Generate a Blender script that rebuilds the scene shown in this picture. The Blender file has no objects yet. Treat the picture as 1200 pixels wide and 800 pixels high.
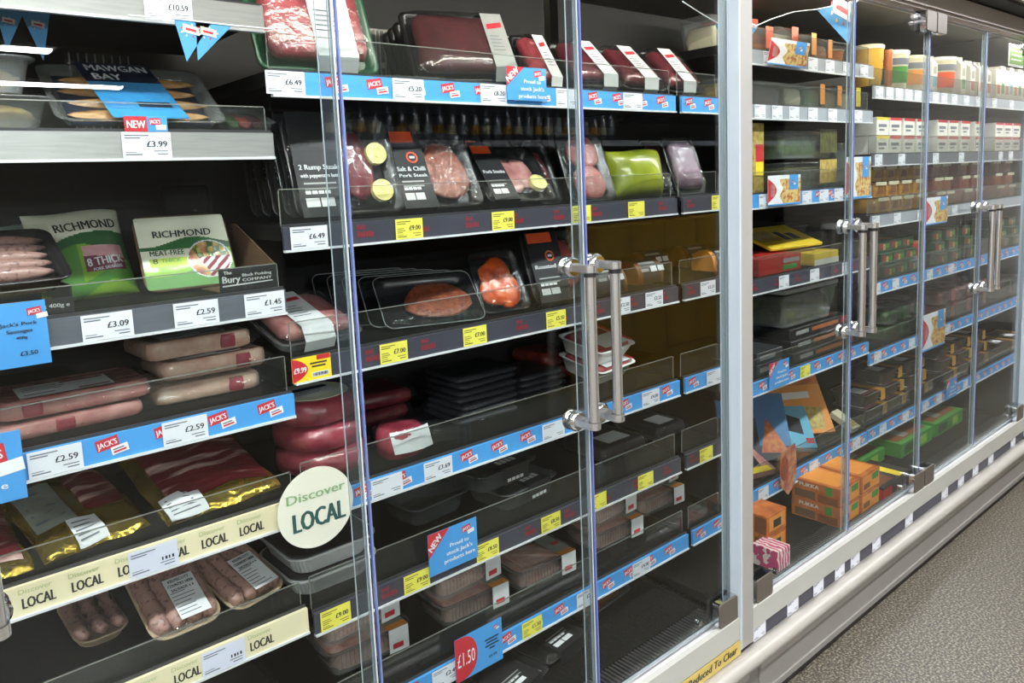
import bpy, math, random
from mathutils import Vector, Matrix
random.seed(7)
SC = bpy.context.scene
COL = SC.collection

# ------------------------------------------------------------------ camera
YAW, PITCH, ROLL = 0.863849, 0.128124, -0.042289
CAM = Vector((-0.0725, -1.2736, 1.57)); FPX = 902.14; PPY = -71.86
def _axes():
    cy, sy, cp, sp = math.cos(YAW), math.sin(YAW), math.cos(PITCH), math.sin(PITCH)
    f = Vector((cy*cp, sy*cp, -sp)); r = Vector((sy, -cy, 0)); u = r.cross(f)
    c, s = math.cos(ROLL), math.sin(ROLL)
    return f, c*r + s*u, -s*r + c*u
CF, CR, CU = _axes()
cd = bpy.data.cameras.new('camera'); cam = bpy.data.objects.new('camera', cd); COL.objects.link(cam)
M = Matrix.Identity(4)
for i in range(3):
    M[i][0], M[i][1], M[i][2], M[i][3] = CR[i], CU[i], -CF[i], CAM[i]
cam.matrix_world = M
cd.sensor_width = 36; cd.lens = FPX*36/1200; cd.shift_y = PPY/1200; cd.clip_start = 0.02
SC.camera = cam
def ray(u, v): return CF*FPX + CR*(u-600) - CU*(v-400-PPY)
def F(u, v, y):                                  # where the sight line of a pixel meets the plane y
    d = ray(u, v); return CAM + d*((y-CAM.y)/d.y)
def G(u, v, z):                                  # the same for a shelf top at height z
    d = ray(u, v); return CAM + d*((z-CAM.z)/d.z)

# ------------------------------------------------------------------ world, exposure
w = bpy.data.worlds.new('store'); SC.world = w; w.use_nodes = True
w.node_tree.nodes['Background'].inputs[0].default_value = (1.0, 0.97, 0.92, 1)
w.node_tree.nodes['Background'].inputs[1].default_value = 0.10
SC.view_settings.view_transform = 'Standard'; SC.view_settings.look = 'None'
SC.view_settings.exposure = 0.85; SC.view_settings.gamma = 1.0; SC.view_settings.use_curve_mapping = False
SC.cycles.transparent_max_bounces = 40; SC.cycles.max_bounces = 8; SC.cycles.caustics_reflective = False; SC.cycles.caustics_refractive = False
LAMP = 54.0        # brightness of the ceiling lamps
CANOPY = 24.0     # brightness of the led strips inside the cabinets

# ------------------------------------------------------------------ materials
def lin(c):
    if isinstance(c, str): c = [int(c[i:i+2], 16)/255 for i in (0, 2, 4)]
    return tuple(x/12.92 if x <= .04045 else ((x+.055)/1.055)**2.4 for x in c)
MATS = {}
def mat(name, col, rough=.5, metal=0., spec=.5, coat=0., noise=0., nscale=40., bump=0., bscale=60., emit=0., col2=None, ramp=(.35, .65), detail=4., stretch=None, wave=False, coatr=.06, bdist=.004):
    m = bpy.data.materials.new(name); m.use_nodes = True; nt = m.node_tree; N = nt.nodes; L = nt.links
    b = N['Principled BSDF']; c = lin(col)
    b.inputs['Base Color'].default_value = (*c, 1); b.inputs['Roughness'].default_value = rough
    b.inputs['Metallic'].default_value = metal; b.inputs['Specular IOR Level'].default_value = spec
    if coat: b.inputs['Coat Weight'].default_value = coat; b.inputs['Coat Roughness'].default_value = coatr
    tc = N.new('ShaderNodeTexCoord'); src = tc.outputs['Object']
    if stretch:
        mp = N.new('ShaderNodeMapping'); mp.inputs['Scale'].default_value = stretch; L.new(src, mp.inputs[0]); src = mp.outputs[0]
    if noise or col2:
        if wave:
            t = N.new('ShaderNodeTexWave'); t.inputs['Scale'].default_value = nscale; t.inputs['Distortion'].default_value = 6; t.inputs['Detail'].default_value = 2; t.inputs['Detail Scale'].default_value = 1.5
        else:
            t = N.new('ShaderNodeTexNoise'); t.inputs['Scale'].default_value = nscale; t.inputs['Detail'].default_value = detail
        L.new(src, t.inputs['Vector'])
        r = N.new('ShaderNodeValToRGB'); e = r.color_ramp.elements
        e[0].position, e[1].position = ramp
        c2 = lin(col2) if col2 else tuple(x*(1-noise) for x in c)
        e[0].color = (*c2, 1); e[1].color = (*c, 1)
        L.new(t.outputs[0] if not wave else t.outputs['Fac'], r.inputs[0]); L.new(r.outputs[0], b.inputs['Base Color'])
    if bump:
        t2 = N.new('ShaderNodeTexNoise'); t2.inputs['Scale'].default_value = bscale; t2.inputs['Detail'].default_value = 2
        L.new(src, t2.inputs['Vector'])
        bp = N.new('ShaderNodeBump'); bp.inputs['Strength'].default_value = bump; bp.inputs['Distance'].default_value = bdist
        L.new(t2.outputs[0], bp.inputs['Height']); L.new(bp.outputs[0], b.inputs['Normal'])
        if coat: L.new(bp.outputs[0], b.inputs['Coat Normal'])
    if emit: b.inputs['Emission Color'].default_value = (*c, 1); b.inputs['Emission Strength'].default_value = emit
    MATS[name] = m; return m
def clear(name, tint='ffffff', refl=1.0, rough=.03, haze=0., hazecol='ffffff', ior=1.45, bump=0., bscale=60):
    """thin clear sheet: see-through with a fresnel reflection and a little milky haze"""
    m = bpy.data.materials.new(name); m.use_nodes = True; nt = m.node_tree; N = nt.nodes; L = nt.links
    N.remove(N['Principled BSDF']); out = N['Material Output']
    t = N.new('ShaderNodeBsdfTransparent'); t.inputs[0].default_value = (*lin(tint), 1)
    g = N.new('ShaderNodeBsdfGlossy'); g.inputs['Roughness'].default_value = rough; g.inputs[0].default_value = (refl, refl, refl, 1)
    fr = N.new('ShaderNodeFresnel'); gm = N.new('ShaderNodeNewGeometry'); mr = N.new('ShaderNodeMapRange'); mr.inputs['To Min'].default_value = ior; mr.inputs['To Max'].default_value = 1/ior
    L.new(gm.outputs['Backfacing'], mr.inputs['Value']); L.new(mr.outputs[0], fr.inputs[0])   # same reflection from both sides of a thin sheet
    if bump:
        tc = N.new('ShaderNodeTexCoord'); tn = N.new('ShaderNodeTexNoise'); tn.inputs['Scale'].default_value = bscale
        L.new(tc.outputs['Object'], tn.inputs['Vector']); bp = N.new('ShaderNodeBump'); bp.inputs['Strength'].default_value = bump; bp.inputs['Distance'].default_value = .004
        L.new(tn.outputs[0], bp.inputs['Height']); L.new(bp.outputs[0], g.inputs['Normal']); L.new(bp.outputs[0], fr.inputs['Normal'])
    mx = N.new('ShaderNodeMixShader'); L.new(fr.outputs[0], mx.inputs[0]); 
    base = t.outputs[0]
    if haze:
        d = N.new('ShaderNodeBsdfDiffuse'); d.inputs[0].default_value = (*lin(hazecol), 1)
        m2 = N.new('ShaderNodeMixShader'); m2.inputs[0].default_value = haze; L.new(base, m2.inputs[1]); L.new(d.outputs[0], m2.inputs[2]); base = m2.outputs[0]
    L.new(base, mx.inputs[1]); L.new(g.outputs[0], mx.inputs[2]); L.new(mx.outputs[0], out.inputs[0])
    MATS[name] = m; return m

mat('blue', '4a9be0', .45, noise=.06, nscale=8)
mat('red', 'c8303a', .45, noise=.05, nscale=30)
mat('red_dull', '8a2b35', .5, noise=.1, nscale=60)
mat('white', 'e9eaee', .5, noise=.03, nscale=30)
mat('paper', 'dfe2ea', .55, noise=.04, nscale=40)
mat('paper_lilac', 'd5d8ea', .55, noise=.04, nscale=40)
mat('yellow', 'efe75e', .5, noise=.05, nscale=40)
mat('yellow_hot', 'f7d92a', .5, noise=.05, nscale=40)
mat('ink', '2a2c33', .6, noise=.1, nscale=90)
mat('ink_soft', '70747e', .6, noise=.1, nscale=90)
mat('ink_yellow', '77722f', .6, noise=.1, nscale=90)
mat('cream', 'e6dcb8', .5, noise=.04, nscale=20)
mat('disc_cream', 'eeeadb', .5, noise=.03, nscale=20)
mat('leaf_ink', 'b9c28d', .6, noise=.1, nscale=60)
mat('leaf_ink2', '94b884', .6, noise=.1, nscale=60)
mat('local_ink', '2e2e2a', .6, noise=.1, nscale=60)
mat('teal_ink', '2f5a56', .6, noise=.1, nscale=60)
mat('strip_dark', '43444f', .4, noise=.12, nscale=12, spec=.4)
mat('strip_grey', '6c717a', .35, metal=.3, noise=.1, nscale=10, stretch=(1, 1, 12))
mat('strip_silver', 'b4b4b2', .3, metal=.5, noise=.12, nscale=14, stretch=(1, 1, 14))
mat('strip_pale', '9ea4ac', .4, noise=.08, nscale=12)
mat('lip', 'd8dade', .35, noise=.05, nscale=30)
mat('shelf_black', '0b0a0a', .65, spec=.18, noise=.2, nscale=18, bump=.1, bscale=200)
mat('shelf_edge', '3b3b3d', .35, noise=.15, nscale=18)
mat('back_dark', '141211', .6, noise=.25, nscale=5)
mat('canopy_grey', '413e3b', .5, noise=.12, nscale=5)
mat('deck', '0d0c0b', .7, spec=.2, noise=.25, nscale=60)
mat('white_metal', 'b6b7b0', .35, noise=.04, nscale=6)
mat('pillar_grey', '9d9c97', .4, noise=.04, nscale=6)
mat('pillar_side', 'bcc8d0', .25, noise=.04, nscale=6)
mat('bumper', 'a19e97', .35, noise=.06, nscale=6)
mat('base_grey', '878580', .45, noise=.06, nscale=6)
mat('kick_dark', '35342f', .6, noise=.2, nscale=20)
mat('fascia', 'b3aca4', .5, noise=.08, nscale=4)
mat('fascia_brown', '8f8278', .5, noise=.08, nscale=4)
mat('chrome', 'd6d8da', .12, metal=1., noise=.05, nscale=30)
mat('steel', 'dcdcda', .26, metal=.88, noise=.08, nscale=40, stretch=(40, 40, 1))
mat('hinge_brown', '6b655c', .4, metal=.3, noise=.12, nscale=200)
mat('rubber', '1a1a1b', .5, noise=.2, nscale=50)
mat('edge_blue', '6a78b0', .2, noise=.1, nscale=3, spec=.8)
mat('edge_pale', 'b9c4cc', .15, noise=.1, nscale=3, spec=.8)
mat('gold_card', 'd8c06a', .4, metal=.2, noise=.08, nscale=20)
mat('led', 'fff9ee', .4, emit=CANOPY)
mat('lamp', 'fdfdff', .4, emit=LAMP)
mat('floor_vinyl', '989282', .32, col2='38342d', nscale=120, ramp=(.45, .72), detail=3, bump=.05, bscale=120, spec=.5)
mat('ceiling_tile', 'cfcdc8', .8, noise=.06, nscale=3)
mat('wall_paint', 'a8a49c', .8, noise=.06, nscale=2)
clear('glass', 'f6f9f8', .9, .0, ior=1.38)
clear('acrylic', 'f6f7f6', .8, .03, haze=.012, hazecol='c8c8c0', ior=1.45)
clear('acrylic_edge', 'd8dcd6', 1., .15, haze=.4, hazecol='a8aaa4', ior=1.45)
clear('seal', 'eef1f3', 1., .06, haze=.03, hazecol='b4bcc8', ior=1.45)
clear('film', 'ffffff', .8, .04, haze=.008, ior=1.42, bump=1., bscale=55)
clear('film_milky', 'ffffff', 1., .12, haze=.22, hazecol='e8ecee', ior=1.4, bump=.3, bscale=45)
clear('tub', 'fafbfb', 1., .08, haze=.09, hazecol='eef2f2', ior=1.45)
clear('tub_dark', 'b8bcbc', 1., .08, haze=.2, hazecol='a8aeae', ior=1.45)

# ------------------------------------------------------------------ mesh builder
TXT = {}
def text_geo(s):
    if s not in TXT:
        cu = bpy.data.curves.new('t', 'FONT'); cu.body = s; cu.size = 1.0; cu.resolution_u = 2; cu.align_x = 'CENTER'; cu.offset = 0
        ob = bpy.data.objects.new('t', cu); me = bpy.data.meshes.new_from_object(ob)
        v = [(p.co.x, p.co.y) for p in me.vertices]; f = [tuple(p.vertices) for p in me.polygons]
        wd = (max(a for a, _ in v) - min(a for a, _ in v)) if v else 1
        TXT[s] = (v, f, wd); bpy.data.objects.remove(ob); bpy.data.meshes.remove(me); bpy.data.curves.remove(cu)
    return TXT[s]
def rr(wd, dp, r, z, n=4, cx=0., cy=0.):
    """rounded rectangle ring, counter-clockwise seen from above"""
    r = min(r, wd/2-1e-4, dp/2-1e-4); o = []
    for k, (sx, sy) in enumerate(((1, 1), (-1, 1), (-1, -1), (1, -1))):
        for i in range(n+1):
            a = math.pi/2*(k + i/n)
            o.append((cx + sx*(wd/2-r) + r*math.cos(a), cy + sy*(dp/2-r) + r*math.sin(a), z))
    return o
class MB:
    def __init__(s): s.v = []; s.f = []; s.m = []; s.ms = []; s.sm = []
    def mi(s, m):
        if m not in s.ms: s.ms.append(m)
        return s.ms.index(m)
    def add(s, vs, fs, m, smooth=False):
        o = len(s.v); k = s.mi(m); s.v += [tuple(p) for p in vs]
        for f in fs: s.f.append(tuple(o+i for i in f)); s.m.append(k); s.sm.append(smooth)
        return s
    def box(s, x0, x1, y0, y1, z0, z1, m):
        return s.add([(x, y, z) for z in (z0, z1) for y in (y0, y1) for x in (x0, x1)],
                     [(0, 2, 3, 1), (4, 5, 7, 6), (0, 1, 5, 4), (2, 6, 7, 3), (0, 4, 6, 2), (1, 3, 7, 5)], m)
    def loft(s, rings, m, cap0=True, cap1=True, smooth=True):
        n = len(rings[0]); vs = [p for r in rings for p in r]; fs = []
        for k in range(len(rings)-1):
            for i in range(n):
                j = (i+1) % n; fs.append((k*n+i, k*n+j, (k+1)*n+j, (k+1)*n+i))
        s.add(vs, fs, m, smooth)
        if cap0: s.add(rings[0], [tuple(range(n))[::-1]], m)
        if cap1: s.add(rings[-1], [tuple(range(n))], m)
        return s
    def grid(s, fn, nu, nv, m, smooth=True):
        vs = [fn(i/nu, j/nv) for j in range(nv+1) for i in range(nu+1)]
        fs = [(j*(nu+1)+i, j*(nu+1)+i+1, (j+1)*(nu+1)+i+1, (j+1)*(nu+1)+i) for j in range(nv) for i in range(nu)]
        return s.add(vs, fs, m, smooth)
    def tube(s, path, r, m, n=8, caps=True):
        rings = []; P = [Vector(p) for p in path]
        for i, p in enumerate(P):
            d = (P[min(i+1, len(P)-1)] - P[max(i-1, 0)]).normalized()
            a = d.cross(Vector((0, 0, 1))); a = a.normalized() if a.length > 1e-3 else Vector((1, 0, 0)); b = d.cross(a)
            q = r[i] if isinstance(r, (list, tuple)) else r
            rings.append([tuple(p + a*q*math.cos(t*2*math.pi/n) - b*q*math.sin(t*2*math.pi/n)) for t in range(n)])
        return s.loft(rings, m, caps, caps)
    def poly(s, pts, fn, m, smooth=False):
        return s.add([fn(*p) for p in pts], [tuple(range(len(pts)))], m, smooth)
    def text(s, t, fn, h, m, x=0., y=0., wd=None, rot=0., ital=0., bold=.022):
        """lettering mapped through fn(p, q) -> 3d; h cap height, wd total width"""
        v, f, tw = text_geo(t); k = h/.72; kx = (wd/tw) if wd else k; c, sn = math.cos(rot), math.sin(rot)
        p0, p1, p2 = Vector(fn(x, y)), Vector(fn(x+.01*h, y)), Vector(fn(x, y+.01*h))
        nrm = (p1-p0).cross(p2-p0); nrm = nrm.normalized() if nrm.length > 0 else Vector((0, 0, 0))
        for i, o in enumerate((-bold, 0, bold) if bold else (0,)):         # stroke thickened by two shifted copies, each a hair prouder
            vs = []; off = nrm*(.00018*i)
            for a, b in v:
                a2, b2 = a*kx + ital*b*k + o*k, b*k; vs.append(tuple(Vector(fn(x + a2*c - b2*sn, y + a2*sn + b2*c)) + off))
            s.add(vs, f, m)
        return s
    def mesh(s, name):
        me = bpy.data.meshes.new(name); me.from_pydata(s.v, [], s.f)
        for k in s.ms: me.materials.append(MATS[k])
        me.polygons.foreach_set('material_index', s.m); me.polygons.foreach_set('use_smooth', s.sm); me.update(); return me
    def build(s, name, parent=None, loc=(0, 0, 0), rot=(0, 0, 0), **tags):
        return put(name, s.mesh(name), parent, loc, rot, **tags)
def put(name, me, parent=None, loc=(0, 0, 0), rot=(0, 0, 0), **tags):
    o = bpy.data.objects.new(name, me); COL.objects.link(o)
    if parent: o.parent = parent
    o.location = loc; o.rotation_euler = rot
    for k, v in tags.items(): o[k] = v
    return o
def thing(name, label, cat, loc=(0, 0, 0), rz=0., group=None, rot=None):
    o = put(name, None, None, loc, rot or (0, 0, rz), label=label, category=cat)
    if group: o['group'] = group
    return o
def struct(name, mb, parent=None, **k): 
    o = mb.build(name, parent)
    if not parent: o['kind'] = 'structure'
    return o
def front(x0, z0, y):                               # maps flat (p, q) to a sheet facing the aisle
    return lambda p, q: (x0+p, y, z0+q)

# ------------------------------------------------------------------ room
FZ = -0.10
struct('floor', MB().box(-6, 9, -10, 1.2, FZ-.05, FZ, 'floor_vinyl'))
struct('ceiling', MB().box(-6, 9, -10, 1.2, 3.1, 3.15, 'ceiling_tile'))
struct('wall_back', MB().box(-6, 9, 1.0, 1.1, FZ, 3.1, 'wall_paint'))
struct('wall_far', MB().box(-6, 9, -10.1, -10, FZ, 3.1, 'wall_paint'))
struct('wall_end', MB().box(8.9, 9, -10, 1.0, FZ, 3.1, 'wall_paint'))
struct('wall_side', MB().box(-6.1, -6, -10, 1.0, FZ, 3.1, 'wall_paint'))
for xx, yy, zz in [(x, y, 3.1) for y, x in ((-1.1, -3.0), (-1.1, .2), (-1.1, 3.4), (-1.1, 6.6), (-2.6, -3.0))] + [(-.2, -4.7, 2.59), (.55, -6.0, 2.535), (-3.3, -4.7, 2.59), (-2.6, -6.0, 2.535)]:
    t = thing('ceiling_lamp', 'long white strip lamp on the store ceiling' if zz > 3 else 'long white strip lamp hung low across the store', 'lamp', (xx, yy, zz), group='ceiling strip lamps' if zz > 3 else 'hung strip lamps')
    MB().box(-1.3, 1.3, -.09, .09, -.03, -.001, 'white_metal').build('housing', t)
    MB().box(-1.28, 1.28, -.07, .07, -.045, -.031, 'lamp').build('diffuser', t)
    if zz < 3:
        for x in (-1.1, 1.1): MB().tube([(x, 0, 0), (x, 0, 3.1-zz-.002)], .006, 'white_metal', 6).build('hanger', t)

# ------------------------------------------------------------------ the two refrigerated cabinets
PX0, PX1 = 1.846, 1.912          # front post between them
def cabinet(x0, x1, label, ticket_mat):
    c = thing('display_cabinet', label, 'cabinet', (0, 0, 0))
    MB().box(x0, x1, .74, .78, FZ+.02, 2.3, 'back_dark').build('back_panel', c)
    MB().box(x0, x1, .0, .78, 2.2, 2.24, 'canopy_grey').build('roof_panel', c)
    b = MB()
    # deck and front grille tray
    b.box(x0, x1, .115, .74, .17, .2, 'deck'); b.box(x0, x1, .04, .115, .14, .175, 'rubber')
    b.box(x0, x1, .02, .04, .14, .205, 'deck'); b.build('bottom_deck', c)
    g = MB(); n = int((min(x1, 4.5)-max(x0, 1.0))/.014)
    for i in range(n):
        x = max(x0, 1.0) + i*.014; g.box(x, x+.006, .042, .113, .18, .2, 'shelf_edge')
    g.build('air_grille', c, kind='stuff')
    # front rail, ticket channel, bumper, plinth
    MB().box(x0, x1, -.03, .018, .152, .205, 'white_metal').box(x0, x1, -.03, -.012, .205, .222, 'white_metal').box(x0, x1, -.008, .018, .205, .212, 'lip').build('front_rail', c)
    MB().box(x0, x1, -.026, .0, .105, .15, ticket_mat).build('ticket_channel', c)
    prof = [(-.024, .104)] + [(-.046 - .03*math.sin(a), .079 + .025*math.cos(a)) for a in [math.pi*i/10 for i in range(11)]] + [(-.024, .0565)]
    bx1 = PX1+.0005 if x1 < PX1 else x1
    MB().loft([[(x, p[0], p[1]) for p in prof] for x in (x0, bx1)], 'bumper').build('bumper_rail', c)
    MB().box(x0, x1, -.062, .0, .036, .056, 'bumper').box(x0, x1, -.056, .0, -.045, .0359, 'base_grey').box(x0, x1, -.062, .0, -.066, -.046, 'base_grey').build('lower_panel', c)
    MB().box(x0, x1, -.05, .0, FZ+.001, -.067, 'kick_dark').build('kick_plate', c)
    MB().box(x0, x1, -.02, .05, 2.15, 2.199, 'fascia').build('top_rail', c)
    MB().box(x0, x1, -.03, -.021, 2.16, 2.225, 'fascia').box(x0, x1, -.021, .0, 2.2, 2.3, 'kick_dark').build('header_trim', c)
    MB().box(x0, x1, .055, .075, 2.17, 2.199, 'led').build('led_strip', c)
    return c
cabA = cabinet(-.72, PX0-.001, 'white refrigerated meat cabinet with the yellow reduced to clear strip on its base', 'white_metal')
cabB = cabinet(PX1+.001, 4.50, 'white refrigerated cabinet with dark ticket channel along its base', 'strip_dark')
cabC = cabinet(4.561, 8.6, 'far white refrigerated cabinet beyond the far grey post', 'strip_dark')
def post(x0, x1, label):
    c = thing('cabinet_post', label, 'post', (x0, 0, FZ))
    wd = x1-x0
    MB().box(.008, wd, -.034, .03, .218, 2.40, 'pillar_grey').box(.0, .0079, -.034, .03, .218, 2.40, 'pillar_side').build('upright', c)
    MB().box(.0, wd, -.05, .0, .0, .150, 'base_grey').build('foot', c)
post(PX0, PX1, 'light grey vertical post between two refrigerated cabinets, beside the reduced to clear strip')
# the aisle opposite, seen in the glass
post(4.501, 4.56, 'far light grey vertical post at the end of the second cabinet')
# canopy fascia above the doors
for k, (x0, x1) in enumerate(((-.7, 1.0), (1.003, 2.4), (2.403, 3.83), (3.833, 8.6))):
    struct('trim_%d' % (k+1), MB().box(x0, x1, -.13, -.05, 2.245, 2.7, ('fascia', 'fascia', 'fascia_brown', 'fascia')[k]).box(x0, x1, -.11, .0, 2.232, 2.244, 'kick_dark'))

# glass doors -------------------------------------------------------
def rect_hole_pane(x0, x1, z0, z1):
    m = MB()
    m.box(x0, x1, .0, .006, z0, z1, 'glass'); return m
def door(cab, x0, x1, hinge, n):
    """one frameless leaf: pane, edges, soft seals, handle on the free side, hinge clamps"""
    z0, z1 = .235, 2.135
    d = put('glass_door', None, cab)
    rect_hole_pane(x0+.004, x1-.004, z0, z1).build('pane', d)
    for x, side in ((x0, 0), (x1, 1)):
        e = MB()
        xa = x if side == 0 else x-.004
        e.box(xa, xa+.003, -.001, .007, z0, z1, 'edge_blue' if side == 0 else 'edge_pale'); e.build('glass_edge', d)
        xb = x+.0045 if side == 0 else x-.0305
        if side == 1: MB().box(xb+.0012, xb+.0248, .0075, .0095, z0+.01, z1-.01, 'seal').box(xb, xb+.0011, .0075, .0105, z0+.01, z1-.01, 'edge_pale').box(xb+.0249, xb+.026, .0075, .0105, z0+.01, z1-.01, 'edge_pale').build('edge_seal', d)
        else: MB().box(xb, xb+.004, .0075, .0125, z0+.01, z1-.01, 'edge_pale').build('edge_seal', d)
    for za in (z1, z0-.004): MB().box(x0+.004, x1-.004, .0005, .0055, za, za+.004, 'edge_pale').build('glass_edge', d)
    # hinge clamps
    hx = x0 if hinge == 'l' else x1-.096
    for za in (.222, 2.075):
        h = MB(); h.loft([rr2(hx+.003, hx+.093, za, za+.075, .008, y) for y in (-.022, -.026)], 'hinge_brown')
        h.loft([rr2(hx, hx+.096, za-.002, za+.077, .009, y) for y in (-.001, -.0218)], 'chrome')
        h.loft([rr2(hx, hx+.096, za-.002, za+.077, .009, y) for y in (.02, .0102)], 'rubber'); h.build('hinge_clamp', d)
    bx = x0+.16 if hinge == 'l' else x1-.16
    for za in (.262, 2.10):
        MB().loft([[(bx+.009*math.cos(-a), y, za+.009*math.sin(-a)) for a in [i*math.pi/5 for i in range(10)]] for y in (-.004, .012)], 'chrome').build('glass_stud', d)
    # handle
    hx = x1-.047 if hinge == 'l' else x0+.03
    t = put('handle', None, d) if False else None
    b = MB(); b.tube([(hx, -.062, .998), (hx, -.062, 1.352)], .0125, 'steel', 16)
    for z in (.999, 1.349): b.tube([(hx, -.062, z-.004), (hx, -.062, z+.004)], .0145, 'rubber', 16)
    for z in (.985, 1.355):
        b.loft([[(hx+.0155*math.cos(-a), -.062-.0155*math.sin(-a)*(-1), zz) for a in [i*math.pi/8 for i in range(16)]] for zz in (z, z+.017)], 'steel')
        b.box(hx-.0155, hx+.0155, -.062, -.012, z+.0005, z+.0165, 'steel')
        for y0, y1 in ((-.014, -.001), (.007, .02)):
            b.loft([[(hx+rad*math.cos(a), y, z+.008+rad*math.sin(a)) for a in [-i*math.pi/8 for i in range(16)]] for y, rad in ((y0, .02), ((y0+y1)/2, .026), (y1, .026))], 'chrome')
    b.build('handle', d)
def rr2(x0, x1, z0, z1, r, y, n=3):
    return [(a, y, b) for a, b, _ in rr(x1-x0, z1-z0, r, 0, n, (x0+x1)/2, (z0+z1)/2)]
door(cabA, -.012, .622, 'r', 1); door(cabA, .628, 1.245, 'l', 2); door(cabA, 1.252, 1.868-.025, 'r', 3)
door(cabA, -.70, -.018, 'l', 0)
door(cabB, 1.945, 2.592, 'l', 4); door(cabB, 2.599, 3.222, 'r', 5); door(cabB, 3.228, 3.846, 'l', 6); door(cabB, 3.853, 4.49, 'r', 7)

# ------------------------------------------------------------------ shelves, ticket strips, tickets and cards
SY = .235                                            # front of the ticket strips
def X(u, z, y):                                      # x of the sight column u at height z and depth y
    k = u-600
    # (P-C).(k*CF - FPX*CR) = 0 solved for x
    n = CF*k - CR*FPX
    return CAM.x - (n.y*(y-CAM.y) + n.z*(z-CAM.z))/n.x
def logo_mesh():
    m = MB(); c, s = math.cos(.16), math.sin(.16)
    R = lambda p, q: (p*c-q*s, -.0006, p*s+q*c)
    m.poly([(-.020, .002), (.018, .002), (.018, .023), (-.020, .023)], R, 'red')
    m.text("JACK'S", lambda p, q: (R(p, q)[0], -.0009, R(p, q)[2]), .0105, 'white', -.001, .0075, .033)
    R2 = lambda p, q: (p*c-q*s, -.0010, p*s+q*c)
    m.poly([(.002, -.012), (.031, -.012), (.031, .003), (.002, .003)], R2, 'white')
    R3 = lambda p, q: (p*c-q*s, -.0013, p*s+q*c)
    m.poly([(.005, -.0035), (.024, -.0035), (.024, -.001), (.005, -.001)], R3, 'ink_soft')
    m.poly([(.005, -.009), (.027, -.009), (.027, -.0055), (.005, -.0055)], R3, 'red')
    return m.mesh('logo_print')
LOGO = logo_mesh()
def dull_mesh():                                     # two lines of worn dark red print, not legible
    m = MB(); f = lambda p, q: (p, -.0006, q)
    random.seed(3)
    for q0, q1, n, w0 in ((.011, .021, 3, .022), (-.006, .007, 6, .042)):
        x = -.02
        for k in range(n):
            wd = w0/n*.8; m.poly([(x, q0), (x+wd, q0), (x+wd, q1-.002*(k % 2)), (x, q1-.002*(k % 2))], f, 'red_dull'); x += w0/n
    return m.mesh('faded_print')
DULL = dull_mesh()
def local_mesh():
    m = MB(); f = lambda p, q: (p, -.0006, q)
    m.text('LOCAL', f, .0195, 'local_ink', 0, .006, .050, bold=.03); m.text('Discover', f, .0095, 'leaf_ink', -.004, .0325, .050, bold=.015)
    return m.mesh('local_print')
LOCALP = local_mesh()
def shelf(x0, x1, zb, style, label, h=.049, every=.1, off=.0, riser=True, depth=.46, rh=.075, skip=()):
    zt = zb+h
    s = thing('shelf', label, 'shelf', ((x0+x1)/2, SY, zt))
    hw = (x1-x0)/2
    MB().box(-hw, hw, .012, depth, -.03, 0, 'shelf_black').box(-hw, hw, .0085, .0118, -.012, .004, 'shelf_edge').build('board', s)
    body = dict(blue='blue', dark='strip_dark', grey='strip_grey', silver='strip_silver', local='cream', pale='strip_pale')[style]
    st = MB().box(-hw, hw, 0, .008, -h, -.002, body).box(-hw, hw, -.004, .008, -h-.005, -h-.0002, 'lip').build('ticket_strip', s)
    n = int((x1-x0-.02-off)/every)
    me = dict(blue=LOGO, dark=DULL, local=LOCALP).get(style)
    if me:
        for i in range(n+1):
            x = -hw+.04+off+i*every
            if x < hw-.03 and i not in skip: put(dict(blue='logo_print', pale='logo_print', dark='faded_print', local='local_print')[style], me, st, (x, 0, -h*.5-(.022 if style == 'local' else .005)))
    if riser:
        r = MB().box(-hw+.006, hw-.006, .0215, .0235, .001, rh, 'acrylic').build('front_riser', s)
        MB().box(-hw+.006, hw-.006, .0213, .0237, rh+.0002, rh+.0022, 'acrylic_edge').box(-hw+.004, -hw+.0058, .0213, .0237, .001, rh, 'acrylic_edge').box(hw-.0058, hw-.004, .0213, .0237, .001, rh, 'acrylic_edge').build('riser_edge', r)
    return zt
ZT = {}
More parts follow.
